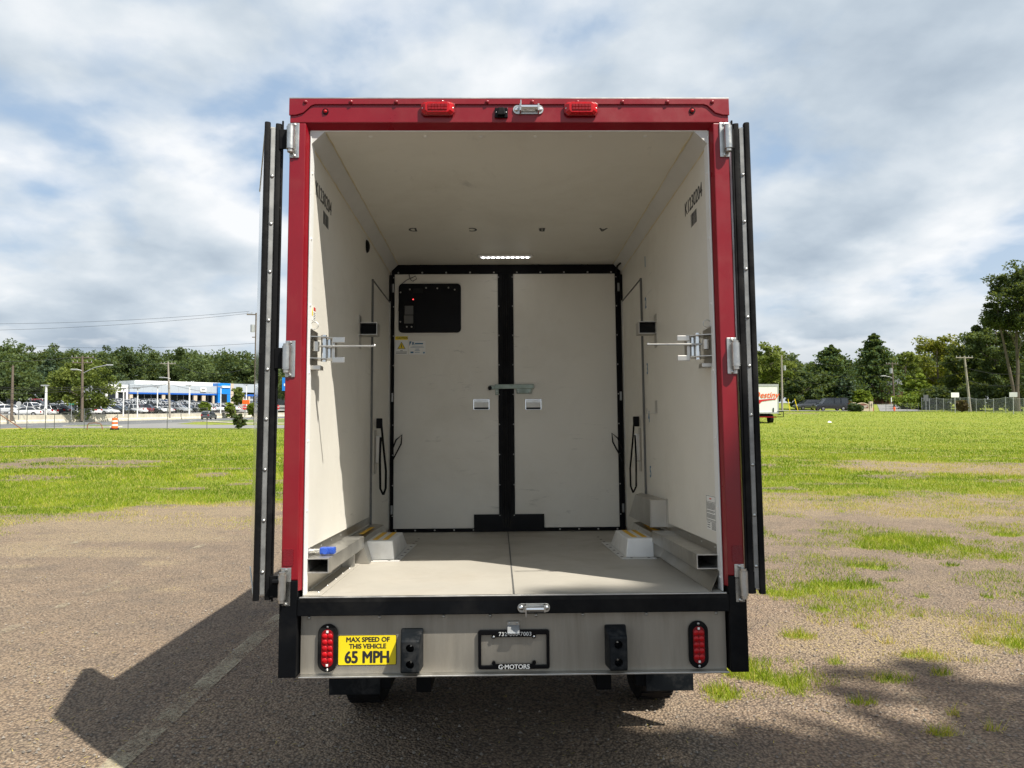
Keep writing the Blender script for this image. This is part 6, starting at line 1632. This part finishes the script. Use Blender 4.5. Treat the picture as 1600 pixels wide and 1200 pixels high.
text('STOP', .24, M['paper'], 'lettering', r_o, frame((0, -.068, (z0+z1)/2), (1, 0, 0), (0, 0, 1), (0, -1, 0)), bold=.004)
r_o, _, _ = post_sign('orange_sign', 'orange rectangular road-work sign above the stop sign', 384.5, 104, 625, 631.5, 1.0, M['orange'], 0)
r_o, z0, z1 = post_sign('stop_sign', 'red stop sign seen in the gap between the open door and the red post', 434, 96, 632.5, 640, .62, M['stopred'], 0, shape='o')
text('STOP', .24, M['paper'], 'lettering', r_o, frame((0, -.068, (z0+z1)/2), (1, 0, 0), (0, 0, 1), (0, -1, 0)), bold=.004)
x = (30-800)/1150*98; zr0 = float(lot_z(np.float64(x), np.float64(98)))
for nm, lb, px, py0, py1, w_, m, shp in (('round_sign', 'round pale sign on a post behind the barrier at the far left', 30, 627, 635, 1, M['signback'], 'c'), ('small_sign', 'small pale rectangular sign right under the round one', 29.6, 635.5, 638.5, .55, M['signback'], 'r')):
    d = 101.5; x = (px-800)/1150*d; root = empty(nm, (x, d, .8), 0, lb, 'sign'); z1 = height_to(py0, d, .8); z0 = height_to(py1, d, .8)
    MB().box(-.04, .04, -.04, .04, -.2, z1).build('post', M['galv'], root)
    if shp == 'c': MB().cyl((0, -.08, (z0+z1)/2), (0, -.045, (z0+z1)/2), (z1-z0)/2, n=18).build('sign_panel', m, root)
    else: MB().box(-w_/2, w_/2, -.08, -.045, z0, z1).build('sign_panel', m, root)
d = 104; x = (112-800)/1150*d; root = empty('street_name_sign', (x, d, .8), 0, 'green street-name sign in front of the leafy tree', 'sign'); z1 = height_to(630.5, d, .8)
MB().cyl((0, 0, -.2), (0, 0, z1), .04, n=8).build('post', M['galv'], root); MB().box(-.35, .35, -.03, .03, z1-.17, z1).build('sign_panel', M['signgreen'], root)
# orange traffic drum
p = on_ground(180, 71.5)
dm = empty('traffic_drum', p, 0, 'orange and white traffic drum at the edge of the grass', 'drum')
levels = [(0, .29, 'o'), (.22, .28, 'w'), (.40, .27, 'o'), (.60, .26, 'w'), (.76, .255, 'o'), (1.0, .22, None)]
for (za, ra, c_), (zb3, rb3, _) in zip(levels[:-1], levels[1:]):
    MB().cyl((0, 0, za+.16), (0, 0, zb3+.158), ra, rb3, n=20).build('band', M['orange'] if c_ == 'o' else M['paper'], dm, smooth=False)
MB().cyl((0, 0, 0), (0, 0, .158), .42, .38, n=20).build('rubber_base', M['rubber'], dm)
MB().tube([(0, 0, 1.15), (-.08, 0, 1.22), (.08, 0, 1.24), (.22, 0, 1.36)], .025, 5).build('handle', M['rubber'], dm)
# rusty bent pipe rail
p = on_ground(149, 72.5)
MB().tube([(-.75, 0, -.2), (-.72, 0, .45), (-.55, 0, .62), (0, .02, .66), (.5, 0, .60), (.66, 0, .45), (.78, 0, .0), (.80, 0, -.2)], .045, 8).build('bent_pipe_rail', M['rust'], smooth=True)
o = bpy.data.objects['bent_pipe_rail']; o.location = p; tag(o, 'rusty bent pipe rail standing in the grass left of the traffic drum', 'rail')
# yellow bollard posts by the grey pole
for px, ln, lb in ((1234, -.28, 'yellow post leaning left beside the grey utility pole'), (1247, -.55, 'second yellow post leaning further, right of the first')):
    p = on_ground(px, 117); root = empty('yellow_post', p, 0, lb, 'post', 'yellow posts beside the drive')
    MB().tube([(0, 0, -.1), (ln*1.0, 0, 1.9)], .06, 8).build('post_shaft', M['yellow'], root); MB().cyl((ln*1.0, 0, 1.9), (ln*1.02, 0, 1.94), .07, n=8).build('cap', M['yellow'], root)
# monument sign with a cross
p = on_ground(1347, 112)
ms = empty('monument_sign', p, 0, 'low stone monument sign with a red panel and a cross', 'sign')
for s in (-1, 1): MB().box(*sorted((s*1.05, s*1.55)), -.2, .2, -.2, 1.5 if s > 0 else 1.35).build('pier', M['beige'], ms, bevel=.03)
arc = [(-1.05, .35)] + [(-1.05+2.1*i/10, 1.0+.35*math.sin(math.pi*i/10)) for i in range(11)] + [(1.05, .35)]
MB().prism(arc, 'y', -.1, .1).build('sign_board', M['beige'], ms)
MB().prism([(p_[0]*.82, .5+(p_[1]-.35)*.72) for p_ in arc], 'y', -.125, -.1005).build('red_panel', M['brick'], ms)
MB().box(-1.05, 1.05, -.15, .15, -.2, .36).build('plinth', M['beige'], ms)
MB().box(-.75, .75, -.14, -.126, .78, .86).build('sign_script', M['paper'], ms); MB().box(-.55, .55, -.14, -.126, .62, .67).build('sign_script', M['paper'], ms)
MB().box(1.27, 1.33, -.225, -.2, .55, 1.25).build('cross', M['ink'], ms); MB().box(1.15, 1.45, -.2265, -.2015, .95, 1.02).build('cross_bar', M['ink'], ms)
p = on_ground(1361, 113)
MB().box(-.25, .25, -.2, .2, 0, .55).prism([(-.25, .55), (.25, .55), (.15, .66), (-.15, .66)], 'y', -.2, .2).build('red_box', M['stopred'], bevel=.03); o = bpy.data.objects['red_box']; o.location = p; tag(o, 'small red box at the right end of the monument sign', 'box')
p = on_ground(1397, 113)
hyd = empty('fire_hydrant', p, 0, 'small reddish fire hydrant at the field edge by the road', 'hydrant')
MB().cyl((0, 0, 0), (0, 0, .55), .13, .12, n=12).build('barrel', M['orange'], hyd); MB().dome((0, 0, .55), (0, 0, 1), .15, .16, 12).build('bonnet', M['orange'], hyd); MB().cyl((-.22, 0, .4), (.22, 0, .4), .06, n=10).build('nozzle', M['orange'], hyd)
p = on_ground(1296, 70)
MB().add([(-.2, 0, 0), (.2, -.05, 0), (.25, .2, .0), (-.15, .25, 0), (0, .1, .16), (.12, .12, .1)], [(0, 1, 4), (1, 2, 5), (2, 3, 4), (3, 0, 4), (1, 5, 4), (2, 4, 5)]).build('litter_bag', M['paper']); o = bpy.data.objects['litter_bag']; o.location = p; tag(o, 'scrap of white litter lying on the far grass', 'litter')
